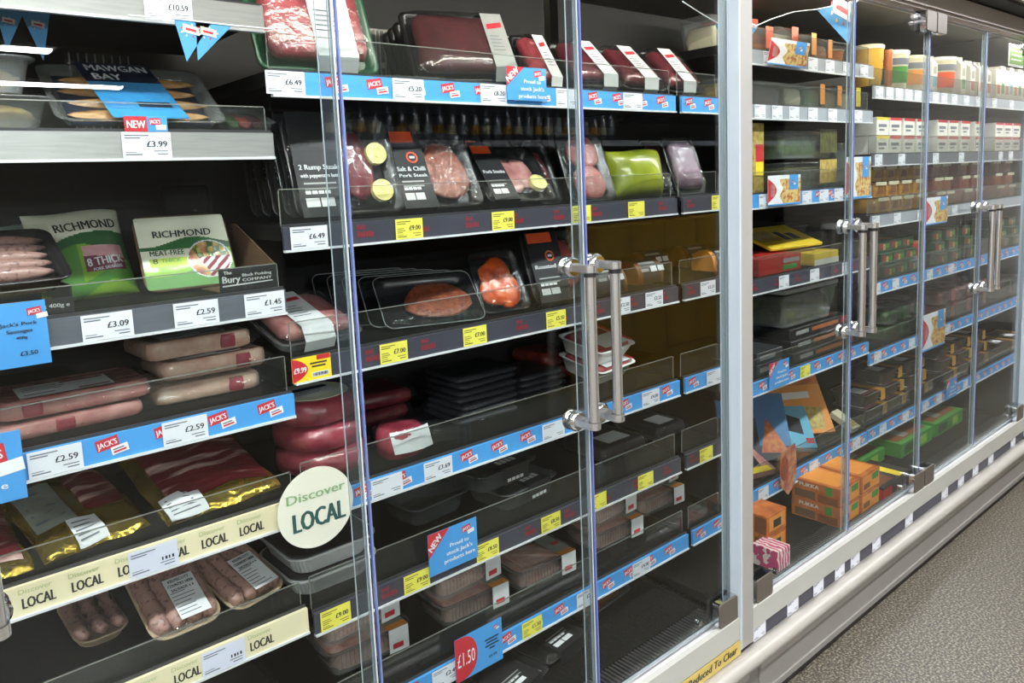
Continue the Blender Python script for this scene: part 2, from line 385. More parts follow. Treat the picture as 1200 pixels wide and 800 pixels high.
SH = dict(
 L0=(-.7, .598, 1.886, 'silver', 'top shelf with silver strip, blue bunting hanging from it'),
 L1=(-.7, .598, 1.639, 'silver', 'shelf with silver strip holding the smoked fish packs'),
 L2=(-.7, .598, 1.320, 'grey', 'shelf with grey strip holding the green sausage packs'),
 L3=(-.7, .598, 1.098, 'blue', 'shelf with blue logo strip holding the stacked bacon packs'),
 L4=(-.7, .590, .864, 'local', 'shelf with cream local strip holding bacon in gold foil packs'),
 L5=(-.7, .590, .612, 'local', 'shelf with cream local strip holding the pork sausage trays'),
 M0=(.604, 1.915, 1.763, 'blue', 'top shelf with blue logo strip holding beef joints and steaks'),
 M1=(.604, 1.915, 1.447, 'dark', 'shelf with dark strip holding rump steaks and burgers'),
 M2=(.604, 1.915, 1.166, 'dark', 'shelf with dark strip holding the orange marinated chicken'),
 M3=(.604, 1.915, .857, 'blue', 'shelf with blue logo strip holding round gammon joints'),
 M4=(.604, 1.915, .596, 'dark', 'shelf with dark strip holding clear black-sleeved trays and foil trays'),
 M5=(.604, 1.950, .319, 'blue', 'lowest blue strip shelf holding stacked chicken portion trays'),
 Q0=(1.945, 2.16, 1.763, 'blue', 'short blue strip shelf beside the grey post, beside the beef joints'),
 Q1=(1.945, 2.16, 1.447, 'dark', 'short dark strip shelf beside the grey post under a yellow ticket'),
 Q2=(1.945, 2.16, 1.166, 'dark', 'short dark strip shelf beside the grey post, holding pate boxes'),
 Q3=(1.945, 2.16, .857, 'blue', 'short blue strip shelf beside the grey post at mid height'),
 Q4=(1.945, 2.16, .596, 'dark', 'short dark strip shelf beside the grey post with low black packs'),
 Q5=(1.975, 2.16, .319, 'blue', 'short blue strip shelf beside the grey post at the bottom'),
 Ra=(2.165, 3.262, 1.936, 'pale', 'top shelf holding orange-ended dip cartons behind a blue flag'),
 Rb=(2.165, 3.262, 1.751, 'pale', 'shelf of clear salad trays with white tickets edge to edge'),
 Rc=(2.165, 3.262, 1.438, 'blue', 'shelf of green vegetable trays with pasta cards on its strip'),
 Rd=(2.165, 3.262, 1.131, 'dark', 'shelf holding the red box and yellow fajita pack'),
 Re=(2.165, 3.262, .757, 'blue', 'shelf of dark ready meal boxes with blue logo strip'),
 Rf=(2.165, 3.262, .346, 'blue', 'shelf holding the blue and orange pizza packs'),
 Ta=(3.27, 4.53, 1.856, 'pale', 'top shelf of upright drink cartons and tubs'),
 Tb=(3.27, 4.53, 1.570, 'grey', 'grey strip shelf of white dessert cartons'),
 Tc=(3.27, 4.53, 1.306, 'pale', 'shelf of yellow and brown snack packs'),
 Td=(3.27, 4.53, 1.008, 'blue', 'shelf of dark green ready meal sleeves'),
 Te=(3.27, 4.53, .698, 'blue', 'shelf of green and red wrapped meals'),
 Tf=(3.27, 4.53, .348, 'blue', 'shelf of grey ready meal trays with tan sleeves'),
 Ua=(4.57, 7.6, 1.856, 'pale', 'far top shelf of drink cartons beyond the last handles'),
 Ub=(4.57, 7.6, 1.570, 'grey', 'far grey strip shelf of dessert cartons beyond the last handles'),
 Uc=(4.57, 7.6, 1.306, 'pale', 'far shelf of brown snack packs beyond the last handles'),
 Ud=(4.57, 7.6, 1.008, 'blue', 'far shelf of green meal sleeves beyond the last handles'),
 Ue=(4.57, 7.6, .698, 'blue', 'far shelf of dark meal packs beyond the last handles'),
 Uf=(4.57, 7.6, .348, 'blue', 'far lowest shelf of meal trays beyond the last handles'))
for k, (x0, x1, zb, stl, lb) in SH.items():
    kw = {}
    if stl == 'local': kw = dict(every=.076, off=.004, rh=.055)
    if stl == 'dark': kw = dict(every=.15)
    if k[0] in 'L' and k not in ('L3',): kw['rh'] = .05
    ZT[k] = shelf(x0, x1, zb, stl, lb, riser=k not in ('L0',), h=.055 if stl == 'local' else .049, **kw)
ZT['B'] = .2

TK = {}
def ticket_mesh(kind, price):
    key = (kind, price)
    if key in TK: return TK[key]
    m = MB(); f = lambda p, q: (p, -.0011, q)
    if kind in ('white', 'lilac', 'small'):
        wd, h, cm, ik, ik2 = (.084, .046, 'paper', 'ink', 'ink_soft') if kind == 'white' else ((.088, .05, 'paper_lilac', 'ink', 'ink_soft') if kind == 'lilac' else (.07, .046, 'paper', 'ink_soft', 'ink_soft'))
    else: wd, h, cm, ik, ik2 = (.074, .046, 'yellow', 'ink', 'ink_yellow')
    m.box(-wd/2, wd/2, -.0008, 0, 0, h, cm)
    def bar(x, z, l, t, mt): m.poly([(x, z), (x+l, z), (x+l, z+t), (x, z+t)], f, mt)
    bar(-wd*.45, h*.84, wd*.5, .0022, ik2); bar(-wd*.45, h*.74, wd*.32, .0022, ik2)
    bar(-wd*.45, h*.2, wd*.22, .0014, ik2); bar(-wd*.45, h*.1, wd*.34, .0024, ik2); bar(wd*.12, h*.24, wd*.3, .0018, ik2); bar(wd*.2, h*.12, wd*.22, .0022, ik2)
    if kind == 'yellow':
        bar(-wd*.45, h*.5, wd*.25, .0018, ik2); bar(-wd*.45, h*.4, wd*.3, .0018, ik2); bar(-wd*.45, h*.31, wd*.2, .0018, ik2)
    if price == 'ocr':
        for i in range(4): bar(wd*(.16+.07*i), h*.34, .0028+.001*(i % 2), .0065, ik)
    elif price: m.text(price, f, .0112, ik, wd*.2, h*.42, wd*.42)
    TK[key] = m.mesh('price_ticket'); return TK[key]
def ticket(sh, u, kind, price, label, group=None, dz=0.):
    zb = SH[sh][2]; x = X(u, zb+.024, SY)
    o = put('price_ticket', ticket_mesh(kind, price), None, (x, SY-.0022, zb+.0005+dz), label=label, category='price ticket')
    if group: o['group'] = group
ticket('L0', 197, 'white', '£10.59', 'white £10.59 price ticket above the blue bunting flags')
ticket('L1', 172, 'white', '£3.99', 'white £3.99 price ticket under the red NEW tag')
ticket('L2', 126, 'white', '£3.09', 'white £3.09 price ticket below the green sausage bag')
ticket('L2', 230, 'white', '£2.59', 'white £2.59 price ticket on grey strip below the meat-free sausage tray')
ticket('L2', 310, 'white', '£1.45', 'white £1.45 price ticket below the black pudding carton')
ticket('L3', 65, 'white', '£2.59', 'white £2.59 price ticket on blue strip beside the blue card with white letter e')
ticket('L3', 217, 'white', '£2.59', 'white £2.59 price ticket on blue strip below the thick bacon stack')
ticket('L4', 180, 'lilac', 'ocr', 'pale lilac ticket without price on cream strip under gold foil bacon')
ticket('L5', 262, 'lilac', 'ocr', 'pale lilac ticket without price on cream strip under sausage trays')
ticket('M0', 334, 'white', '£6.49', 'white £6.49 price ticket below the green steak tray')
ticket('M0', 478, 'white', '£5.20', 'white £5.20 price ticket on the top blue strip')
ticket('M0', 578, 'white', '£8.20', 'white £8.20 price ticket beside the upper blue NEW card')
ticket('M0', 664, 'white', '', 'white price ticket on the top blue strip behind the door seal by the joints')
ticket('M0', 741, 'white', '', 'white price ticket below the beef joint with white paper band')
ticket('M1', 362, 'white', '£6.49', 'white £6.49 price ticket below the rump steaks')
for sh, u, pr, lb in (('M1', 479, '£9.00', 'yellow £9.00 ticket below the salt and chilli pork'), ('M1', 589, '£9.00', 'yellow price ticket below the pork pack with butter disc'),
    ('M1', 681, '', 'yellow price ticket behind the door edge above the handles'), ('M1', 745, '', 'yellow price ticket below the yellow-green rounded bag'), ('Q1', 841, '', 'yellow price ticket beside the grey post below purple packs'),
    ('M2', 461, '£7.00', 'yellow £7.00 price ticket below the stack of tilted black trays'), ('M2', 556, '£7.00', 'yellow £7.00 price ticket below the orange chicken'), ('M2', 651, '£5.50', 'yellow price ticket below the chicken in black sleeve'),
    ('M4', 393, '£9.00', 'yellow £9.00 price ticket below the foil trays'), ('M4', 488, '£9.00', 'yellow £9.00 price ticket to the side of the blue NEW card with white letters'), ('M4', 571, '£8.50', 'yellow £8.50 price ticket between the blue NEW card and the chicken trays'),
    ('M4', 645, '£8.50', 'yellow £8.50 price ticket above the single chicken tray'), ('M4', 700, '', 'yellow price ticket behind the lower door edge below the handles'), ('M4', 756, '', 'yellow price ticket on dark strip above the two chicken trays'), ('Q4', 827, '', 'yellow price ticket on short dark strip beside grey post'),
    ('M5', 623, '£1.50', 'yellow £1.50 price ticket on the lowest blue strip')):
    ticket(sh, u, 'yellow', pr, lb)
for sh, u, pr, lb in (('M2', 727, '£2.50', 'white price ticket below the black boxes beside the handle'), ('M2', 766, '£2.25', 'white price ticket below the round pate rolls'), ('Q2', 829, '£2.25', 'white price ticket on short dark strip beside grey post'),
    ('M3', 453, '', 'white price ticket on blue strip behind the door hinge edge'), ('M3', 513, '£3.69', 'white £3.69 price ticket below the empty middle of the gammon shelf'), ('M3', 648, '', 'white price ticket on blue strip beside the lower handle bracket'), ('M3', 762, '£4.00', 'white price ticket on blue strip below the clear divider'), ('Q3', 836, '', 'white price ticket on short blue strip beside grey post'),
    ('M5', 522, '£2.49', 'white £2.49 price ticket beside the red £1.50 card'), ('M5', 687, '£2.79', 'white £2.79 price ticket on lowest blue strip behind the door edge'), ('M5', 751, '£4.00', 'white price ticket on lowest blue strip below two chicken trays'), ('M0', 850, '', 'white price ticket on top blue strip beside grey post')):
    ticket(sh, u, 'white', pr, lb)
# far bays: rows of small tickets
for sh, us, lb in (('Ra', (900, 952, 972, 992, 1012), 'under the orange dip cartons'), ('Rb', (890, 910, 930, 952, 975, 1005), 'under the salad trays'), ('Rc', (895, 945, 965, 982), 'under the green vegetable trays'),
    ('Rd', (918, 954, 991), 'under the red box'), ('Re', (943,), 'under the dark ready meals'), ('Rf', (894, 953), 'under the pizza packs'),
    ('Ta', (1030, 1042, 1053, 1064, 1075, 1096, 1106, 1118, 1132, 1146), 'under the drink cartons'), ('Tb', (1029, 1056, 1096, 1126), 'under the dessert cartons'), ('Tc', (1026, 1051, 1078, 1118), 'under the yellow snack packs'),
    ('Td', (1027, 1049, 1089, 1114), 'under the dark green meal sleeves'), ('Te', (1028, 1068, 1110), 'under the wrapped meals'), ('Tf', (1003, 1034, 1061, 1084, 1100, 1131), 'under the grey meal trays'), ('Ua', (1165, 1185), 'under the far drink cartons'), ('Ub', (1172, 1184), 'under the far dessert cartons')):
    for u in us: ticket(sh, u, 'yellow' if (sh == 'Re') else 'small', '', ('yellow price ticket ' if sh == 'Re' else 'small white price ticket ') + lb, 'tickets ' + lb)
def base_ticket(u, v):
    z = .1295; p = X(u, z, -.027)
    put('price_ticket', ticket_mesh('small', ''), None, (p, -.0272, .1053), label='white ticket in the dark channel along the cabinet base', category='price ticket', group='tickets along the cabinet base')
for u, v in ((890, 745), (929, 712), (959, 690), (984, 671), (1002, 657), (1027, 638), (1065, 609), (1107, 580), (1126, 566), (1143, 552), (1161, 538), (1187, 517)): base_ticket(u, v)

def card(name, label, u0, v0, u1, v1, y, art, lean=.0, cat='sign', wd=None, h=None):
    """flat promotional card hanging on a strip; u0,v0 top left and u1,v1 bottom right"""
    a, b = F(u0, v0, y), F(u1, v1, y); wd = wd or abs(b.x-a.x); h = h or abs(a.z-b.z)
    m = MB(); m.box(-wd/2, wd/2, 0, .001, 0, h, 'blue' if art != 'pasta' else 'white')
    f = lambda p, q: (p*wd, -.0004, q*h); f2 = lambda p, q: (p*wd, -.0008, q*h)
    def lg(cx, cz, s):
        r = lambda p, q: ((cx*wd+s*(p-q*.1)), -.0008, (cz*h+s*(q+p*.12)))
        r2 = lambda p, q: (r(p, q)[0], -.0012, r(p, q)[2])
        m.poly([(-1, -.5), (.9, -.5), (.9, .6), (-1, .6)], r, 'red'); m.text("JACK'S", r2, .52, 'white', -.05, -.2, 1.6)
        m.poly([(.1, -1.2), (1.6, -1.2), (1.6, -.45), (.1, -.45)], r2, 'white')
    if art == 'new':
        m.poly([(-.5, 1), (-.5, .42), (-.06, 1)], f, 'red')
        m.text('NEW', f2, .0, 'white') if False else None
        ang = math.atan2(.58*h, .44*wd); fx = lambda p, q: (-.5*wd + .135*wd + p*math.cos(ang)-q*math.sin(ang), -.0008, .76*h + p*math.sin(ang)+q*math.cos(ang))
        m.text('NEW', fx, .017, 'white', .0, -.008, .046, bold=.035)
        lg(.28, .82, .014)
        for i, t in enumerate(('Proud to', "stock Jack's", 'products here')): m.text(t, f2w(wd, h), .0105, 'white', .018, .52*h-i*.0185, (.058, .08, .095)[i], bold=.03)
    elif art == 'fifty':
        pts = [(-.5, 0)] + [(-.5+.46*math.cos(t)**.6*1.0 if math.cos(t) > 0 else -.5, .5+.5*math.sin(t)) for t in [(-.5+i/16)*math.pi for i in range(17)]] + [(-.5, 1)]
        m.poly(pts, f, 'red'); m.text('£1.50', f2, .32, 'white', -.28, .33, .36, bold=.0); lg(.36, .85, .007)
        for i, wl in enumerate((.3, .24, .3, .12)): m.poly([(.27-wl/2, .62-i*.075), (.27+wl/2, .62-i*.075), (.27+wl/2, .655-i*.075), (.27-wl/2, .655-i*.075)], f2, 'ink')
        m.text('£1.50', f2, .06, 'ink', .28, .2, .17)
    elif art == 'pork':
        m.poly([(-.5, .15)] + [(-.5+.16*math.sin(math.pi*i/12), .15+.6*i/12) for i in range(13)], f, 'red'); lg(.33, .84, .011)
        m.text("Jack's Pork", f2, .06, 'ink', .08, .64, .55); m.text('Sausages', f2, .06, 'ink', .08, .53, .38); m.text('400g', f2, .05, 'ink', .1, .43, .17); m.text('£3.50', f2, .07, 'ink', .18, .17, .26)
    elif art == 'plain':
        lg(-.02, .68, .03); m.text('e', f2, .1, 'white', .18, .2, .1)
    elif art == 'pasta':
        m.poly([(-.5, .1)]+[(-.5+.26*math.sin(math.pi*i/10), .1+.8*i/10) for i in range(11)], f, 'red'); m.poly([(-.42, .3), (-.3, .3), (-.3, .7), (-.42, .7)], f2, 'pink_meat')
        m.poly([(-.1+.05*math.cos(i), .06+.08*i) for i in range(11)]+[(.5, .9), (.5, .06)], f, 'food_print')
        m.poly([(.14, .5), (.42, .5), (.42, 1), (.14, 1)], f2, 'blue'); lg(.26, .76, .010); m.poly([(-.5, 0), (.5, 0), (.5, .05), (-.5, .05)], f2, 'blue')
    o = m.build(name, None, ((a.x+b.x)/2, y, min(a.z, b.z)), (lean, 0, 0), label=label, category=cat)
    return o
mat('food_print', 'd9c27a', .5, col2='b0552e', nscale=55, ramp=(.4, .55)); mat('pink_meat', 'cf9890', .35, col2='b06a6a', nscale=25, coat=.8, bump=.5, bscale=40)
def f2w(wd, h): return lambda p, q: (p, -.0008, q)
card('promotion_card', 'blue card with red NEW corner below the beef joints on the top shelf', 593, 77, 641, 119, .225, 'new')
card('promotion_card', 'blue card with red NEW corner beside yellow £9.00 ticket on a dark strip', 502, 640, 560, 652, .225, 'new', wd=.15, h=.108)
card('promotion_card', 'blue card with red £1.50 half circle on the lowest blue strip', 531, 757, 591, 770, .225, 'fifty', wd=.155, h=.118)
card('promotion_card', 'blue Jack\'s pork sausages card with red edge on grey strip', -30, 360, 61, 424, .222, 'pork')
card('promotion_card', 'blue card with logo and white letter e on the bacon shelf strip', -60, 520, 33, 582, .222, 'plain')
card('promotion_card', 'small blue card with red NEW corner below the dark ready meal boxes', 900, 425, 926, 448, .225, 'new', wd=.14, h=.1)
card('promotion_card', 'tilted white and blue card below the orange dip cartons', 899, 44, 944, 80, .222, 'pasta', lean=.2)
card('promotion_card', 'white card with red semicircle and pasta below the vegetable trays', 900, 206, 938, 238, .222, 'pasta')
card('promotion_card', 'red and blue picture card behind the door edge beside the pasta card', 992, 184, 1020, 231, .222, 'pasta')
card('promotion_card', 'small blue card with red NEW corner on the grey meal tray shelf strip', 1108, 442, 1122, 462, .225, 'new', wd=.14, h=.1)
card('promotion_card', 'food picture card hanging at the end of the red wrapped meals', 1082, 370, 1107, 402, .222, 'pasta')
card('promotion_card', 'round-edged red picture card hanging below the brown snack packs', 1086, 232, 1110, 260, .222, 'pasta')
# NEW tag above the 3.99 ticket
a = F(145, 137, .23); b = F(197, 152, .23); m = MB(); wd = b.x-a.x
m.box(0, wd*.52, 0, .001, 0, .027, 'red'); m.box(wd*.525, wd, 0, .001, 0, .027, 'blue')
m.text('NEW', front(0, 0, -.0006), .014, 'white', wd*.26, .006, wd*.42); m.poly([(wd*.57, .012), (wd*.85, .012), (wd*.85, .024), (wd*.57, .024)], front(0, 0, -.0006), 'red'); m.text("JACK'S", front(0, 0, -.001), .007, 'white', wd*.71, .0145, wd*.25)
m.poly([(wd*.72, .003), (wd*.96, .003), (wd*.96, .012), (wd*.72, .012)], front(0, 0, -.0012), 'white')
m.build('shelf_tag', None, (a.x, .2315, SH['L1'][2]+.0475), label='red NEW tag with blue end above the £3.99 ticket', category='tag')
# red and yellow 9.99 ticket
x = X(365, 1.19, SY); m = MB(); m.box(-.045, .045, 0, .001, 0, .052, 'yellow_hot')
m.poly([(-.045, 0)]+[(-.045+.036*math.sin(math.pi*i/12)**.7, .052*i/12) for i in range(13)], front(0, 0, -.0004), 'red')
m.text('£9.99', front(0, 0, -.0008), .012, 'white', -.027, .02, .028); m.poly([(.012, .042), (.044, .042), (.044, .052), (.012, .052)], front(0, 0, -.0005), 'red')
m.text('Two Mini Gammon', front(0, 0, -.0005), .005, 'ink', .014, .033, .048) if False else None
for i in range(2): m.poly([(-.004+.004*i, .034-i*.007), (.036-.004*i, .034-i*.007), (.036-.004*i, .0375-i*.007), (-.004+.004*i, .0375-i*.007)], front(0, 0, -.0005), 'ink')
m.box(.0, .038, -.0006, -.0003, .006, .016, 'white')
for i in range(14): m.poly([(.002+i*.0025, .0075), (.0032+i*.0025+.0004*(i % 3), .0075), (.0032+i*.0025+.0004*(i % 3), .0145), (.002+i*.0025, .0145)], front(0, 0, -.0009), 'ink')
m.build('price_ticket', None, (x, SY-.0022, SH['M2'][2]), label='red and yellow £9.99 ticket with barcode below the pink gammon pack', category='price ticket')
# round Discover LOCAL disc
c = F(371, 594, .215); r = .088; m = MB(); m.loft([[(r*math.cos(-i*math.pi/32), y, r*math.sin(-i*math.pi/32)) for i in range(64)] for y in (0, .002)], 'disc_cream', smooth=False)
rx = F(412, 594, .215).x-c.x
m.text('Discover', front(0, 0, -.0006), .021, 'leaf_ink2', 0, .022, .135); m.text('LOCAL', front(0, 0, -.0006), .043, 'teal_ink', .004, -.042, .12, bold=.035)
m.build('shelf_disc', None, (c.x, .215, c.z), label='round cream Discover LOCAL disc beside the gammon joints', category='sign')
# reduced to clear strip on the base
a, b = X(795, .13, -.033), X(879, .12, -.033); m = MB(); x0, x1 = 1.0, 1.845
m.box(x0, x1, 0, .0015, 0, .046, 'gold_card'); 
for i, (t, wl) in enumerate((('Reduced To Clear', .24), ('Reduced To Clear', .24))): m.text(t, front(0, 0, -.0006), .024, 'ink', 1.70-i*.33, .014, wl, ital=.15)
m.build('reduced_strip', None, (0, -.0332, .1055), label='yellow Reduced To Clear strip along the cabinet base', category='sign')
# bunting
def bunting(label, pts, flags, y):
    t = thing('bunting', label, 'bunting', tuple(F(*pts[0], y)))
    o = Vector(t.location); P = [tuple(F(u, v, y)-o) for u, v in pts]
    MB().tube(P, .0016, 'white', 6).build('cord', t)
    for tri in flags:
        q = [F(u, v, y)-o for u, v in tri]; m = MB()
        vs = [tuple(p) for p in q] + [(p.x, p.y+.001, p.z) for p in q]
        m.add(vs, [(0, 2, 1), (3, 4, 5), (0, 1, 4, 3), (1, 2, 5, 4), (2, 0, 3, 5)], 'flag_blue')
        cx = sum((p for p in q), Vector())/3; k = abs(q[1].x-q[0].x)
        ff = lambda p, r: (cx.x+p*k, cx.y-.0008, cx.z+r*k+.1*k)
        m.poly([(-.22, -.05), (.2, -.12), (.24, .08), (-.2, .16)], ff, 'white'); m.poly([(-.14, -.0), (.14, -.05), (.14, .02), (-.14, .07)], lambda p, r: (ff(p, r)[0], ff(p, r)[1]-.0004, ff(p, r)[2]), 'red')
        for i in range(9):
            a = i*.7; rr_ = .26; m.poly([(rr_*math.cos(a)-.03, rr_*.6*math.sin(a)-.03), (rr_*math.cos(a)+.03, rr_*.6*math.sin(a)-.02), (rr_*math.cos(a), rr_*.6*math.sin(a)+.03)], lambda p, r: (ff(p, r)[0], ff(p, r)[1]-.0003, ff(p, r)[2]), ('yellow_hot', 'red', 'white')[i % 3])
        m.build('flag', t)
mat('flag_blue', '4f9ad4', .6, noise=.06, nscale=20)
bunting('string of two overlapping blue bunting flags under the £10.59 ticket', [(150, 18), (205, 22), (272, 30), (320, 34)], [((204, 22), (248, 26), (219, 72)), ((229, 26), (271, 31), (232, 71))], .226)
bunting('string of dark blue bunting flags above the white fish tubs', [(-30, 8), (0, 10), (30, 12), (60, 11)], [((-6, 9), (28, 14), (8, 60)), ((24, 14), (59, 12), (51, 71))], .32)
bunting('blue bunting flag on a drooping white cord in front of the dip cartons', [(882, 32), (905, 22), (930, 14), (957, 11), (990, 4), (1005, 1)], [((957, 11), (1004, 1), (995, 52)), ((878, 31), (890, 28), (882, 40))], .085)
bunting('blue bunting flag beside the grey post above the beef joints', [(800, 2), (825, 18), (850, 32), (870, 38)], [((838, 28), (862, 36), (856, 70))], .05)
# hanging green shelf sign
a = F(1183, 52, .1); m = MB(); m.box(0, .22, 0, .003, 0, .11, 'white'); m.box(.012, .22, -.001, -.0002, .012, .1, 'sign_green') if False else None
mat('sign_green', '6fae3c', .5, noise=.08, nscale=20)
m.poly([(.012, .012), (.22, .012), (.22, .1), (.012, .1)], front(0, 0, -.0006), 'sign_green'); 
for i in range(3): m.poly([(.03, .075-i*.022), (.19, .075-i*.022), (.19, .083-i*.022), (.03, .083-i*.022)], front(0, 0, -.001), 'white')
m.build('hanging_sign', None, (a.x, .1, F(1183, 77, .1).z), label='white framed green sign above the far drink cartons', category='sign')

# ------------------------------------------------------------------ product materials
mat('black_tray', '1b1b1d', .25, noise=.2, nscale=30, spec=.6)
mat('black_card', '232326', .45, noise=.15, nscale=30)
mat('black_card2', '34343a', .4, noise=.15, nscale=30)
mat('beef', '7a2b35', .3, col2='5a1c26', nscale=35, coat=1., bump=.8, bscale=30)
mat('beef_bright', 'a8434c', .3, col2='7d2731', nscale=50, coat=1., bump=.9, bscale=40)
mat('beef_dark', '54262a', .3, col2='3a1a1d', nscale=30, coat=1., bump=.6, bscale=25)
mat('bacon', 'd8a9a0', .35, col2='a8504f', nscale=14, wave=True, ramp=(.15, .55), coat=.6, bump=.4, bscale=40, stretch=(.4, 1, 3))
mat('bacon_red', 'd8b0a8', .3, col2='6a2028', nscale=14, ramp=(.52, .66), detail=3, coat=1., bump=.8, bscale=35, stretch=(.45, 3., 1))
mat('fat', 'dfc0ab', .4, col2='c59a8a', nscale=30, coat=.5, bump=.3, bscale=50)
mat('pink_meat', 'cf9890', .35, col2='b06a6a', nscale=25, coat=.8, bump=.5, bscale=40)
mat('gammon', 'b04a58', .3, col2='8e2f3f', nscale=18, coat=1., bump=.9, bscale=28)
mat('chicken', 'f0cfc0', .35, col2='e0aca0', nscale=30, coat=.7, bump=.4, bscale=40)
mat('orange_chicken', 'ee6a1c', .3, col2='b83a0c', nscale=28, coat=1., bump=.9, bscale=40)
mat('crumb', '9a4f2c', .4, col2='6d2f1c', nscale=70, coat=.6, bump=.8, bscale=120)
mat('burger', 'a85a4e', .5, col2='8a4038', nscale=110, coat=.4, bump=.6, bscale=120)
mat('sausage', 'a88278', .4, col2='775650', nscale=110, ramp=(.34, .46), coat=.6, bump=.3, bscale=60)
mat('fish', 'c99a5c', .4, col2='9a6a38', nscale=30, stretch=(1, 4, 4), coat=.6, bump=.4)
mat('fish_pale', 'd9c27a', .4, col2='cfae62', nscale=30, coat=.6, bump=.4)
mat('butter', 'e6dc8a', .5, col2='b9b060', nscale=90, ramp=(.3, .45))
mat('gold_foil', 'd8b448', .2, metal=.85, noise=.12, nscale=10, bump=1., bscale=26, bdist=.012)
mat('silver_foil', 'd0d1d2', .35, metal=.3, noise=.1, nscale=30, bump=.3, bscale=60)
mat('tan_card', 'b08d62', .7, noise=.12, nscale=30)
mat('brown_card', '6d523c', .7, noise=.15, nscale=30)
mat('bag_cream', 'f0f0da', .4, noise=.06, nscale=12, coat=.25, bump=.25, bscale=18)
mat('bag_green', '2f6b3a', .4, noise=.12, nscale=12, coat=.25, bump=.25, bscale=18)
mat('bag_lime', '8fbf3a', .4, noise=.12, nscale=12, coat=.25, bump=.25, bscale=18)
mat('bag_mid', '5fa042', .4, noise=.12, nscale=12, coat=.25, bump=.25, bscale=18)
mat('bag_pink', 'dcaab0', .4, col2='cb8b93', nscale=40, coat=.5)
mat('bag_plum', '7c2f4c', .4, noise=.1, nscale=12, coat=.5)
mat('bag_teal', '2f6e66', .4, noise=.15, nscale=12, coat=.6, bump=.3, bscale=18)
mat('bag_pale', 'b9cfc6', .4, noise=.15, nscale=12, coat=.6, bump=.3, bscale=18)
mat('green_tray', '1f5a3a', .3, noise=.1, nscale=20, spec=.6)
mat('tan_tray', 'b39c80', .5, noise=.08, nscale=20)
mat('white_tray', 'e4e6e4', .4, noise=.05, nscale=20)
mat('orange', 'e0572a', .5, noise=.1, nscale=20)
mat('orange_soft', 'e8933a', .5, noise=.1, nscale=20)
mat('label_white', 'e2e4e6', .45, noise=.05, nscale=40)
mat('label_grey', '9a9c9a', .45, noise=.08, nscale=40)
mat('label_sage', '8b9085', .45, noise=.08, nscale=40)
mat('sleeve_navy', '16233f', .4, noise=.1, nscale=20)
mat('sleeve_sky', '3d9ad8', .4, noise=.1, nscale=20)
mat('lime_bag', 'a9b030', .35, col2='7d8a20', nscale=8, coat=.8, bump=.5, bscale=14)
mat('purple', '6a3a5c', .4, col2='4a2440', nscale=12, coat=.5)
mat('olive', '6a6a28', .4, col2='3f4018', nscale=40, coat=.6, bump=.5)
mat('veg', '5b7f35', .4, col2='35551f', nscale=50, coat=.6, bump=.6)
mat('salad_dark', '3c3440', .4, col2='5d3038', nscale=40, coat=.6, bump=.6)
mat('pasta', 'cdb765', .4, col2='a8863c', nscale=60, coat=.5, bump=.6)
mat('box_red', 'b3241f', .45, noise=.08, nscale=20)
mat('box_yellow', 'e6c52c', .45, noise=.08, nscale=20)
mat('box_brown', '7e4a26', .5, noise=.12, nscale=20)
mat('box_orange', 'd07428', .5, col2='a4501c', nscale=20)
mat('box_pink', 'c63f74', .45, col2='e8d8d0', nscale=18, wave=True, ramp=(.4, .5))
mat('box_green', '3f8a34', .45, noise=.12, nscale=20)
mat('box_dkgreen', '2b4a30', .45, noise=.12, nscale=20)
mat('box_blue', '3a76a8', .45, noise=.1, nscale=20)
mat('box_sky', '6fb4d0', .45, noise=.1, nscale=20)
mat('box_navy', '2d3440', .45, noise=.12, nscale=20)
mat('pizza', 'c8803a', .45, col2='b0402a', nscale=45)
mat('salami', '9c4038', .45, col2='c89a78', nscale=30)
mat('bowl_white', 'dcdcd8', .35, noise=.05, nscale=20)
mat('sauce', 'a8421c', .35, col2='d8b070', nscale=40, coat=.5)
mat('carton_white', 'e6e4da', .45, noise=.05, nscale=20)
mat('tub_amber', 'd6a63a', .35, noise=.08, nscale=20)
mat('tub_rust', 'b5693a', .35, noise=.08, nscale=20)
mat('tub_cream', 'd8cfae', .35, noise=.08, nscale=20)
mat('meal_grey', '5b5a56', .4, noise=.1, nscale=20)
mat('snack_yellow', 'cf9c34', .4, col2='a87420', nscale=18, coat=.4)
mat('snack_brown', '96583a', .4, col2='7a4028', nscale=25, coat=.4)
mat('snack_red', '9a4a44', .4, col2='7a302e', nscale=25, coat=.4)
mat('meat_red_pack', '9a3a30', .4, col2='6a2420', nscale=30, coat=.6, bump=.5)

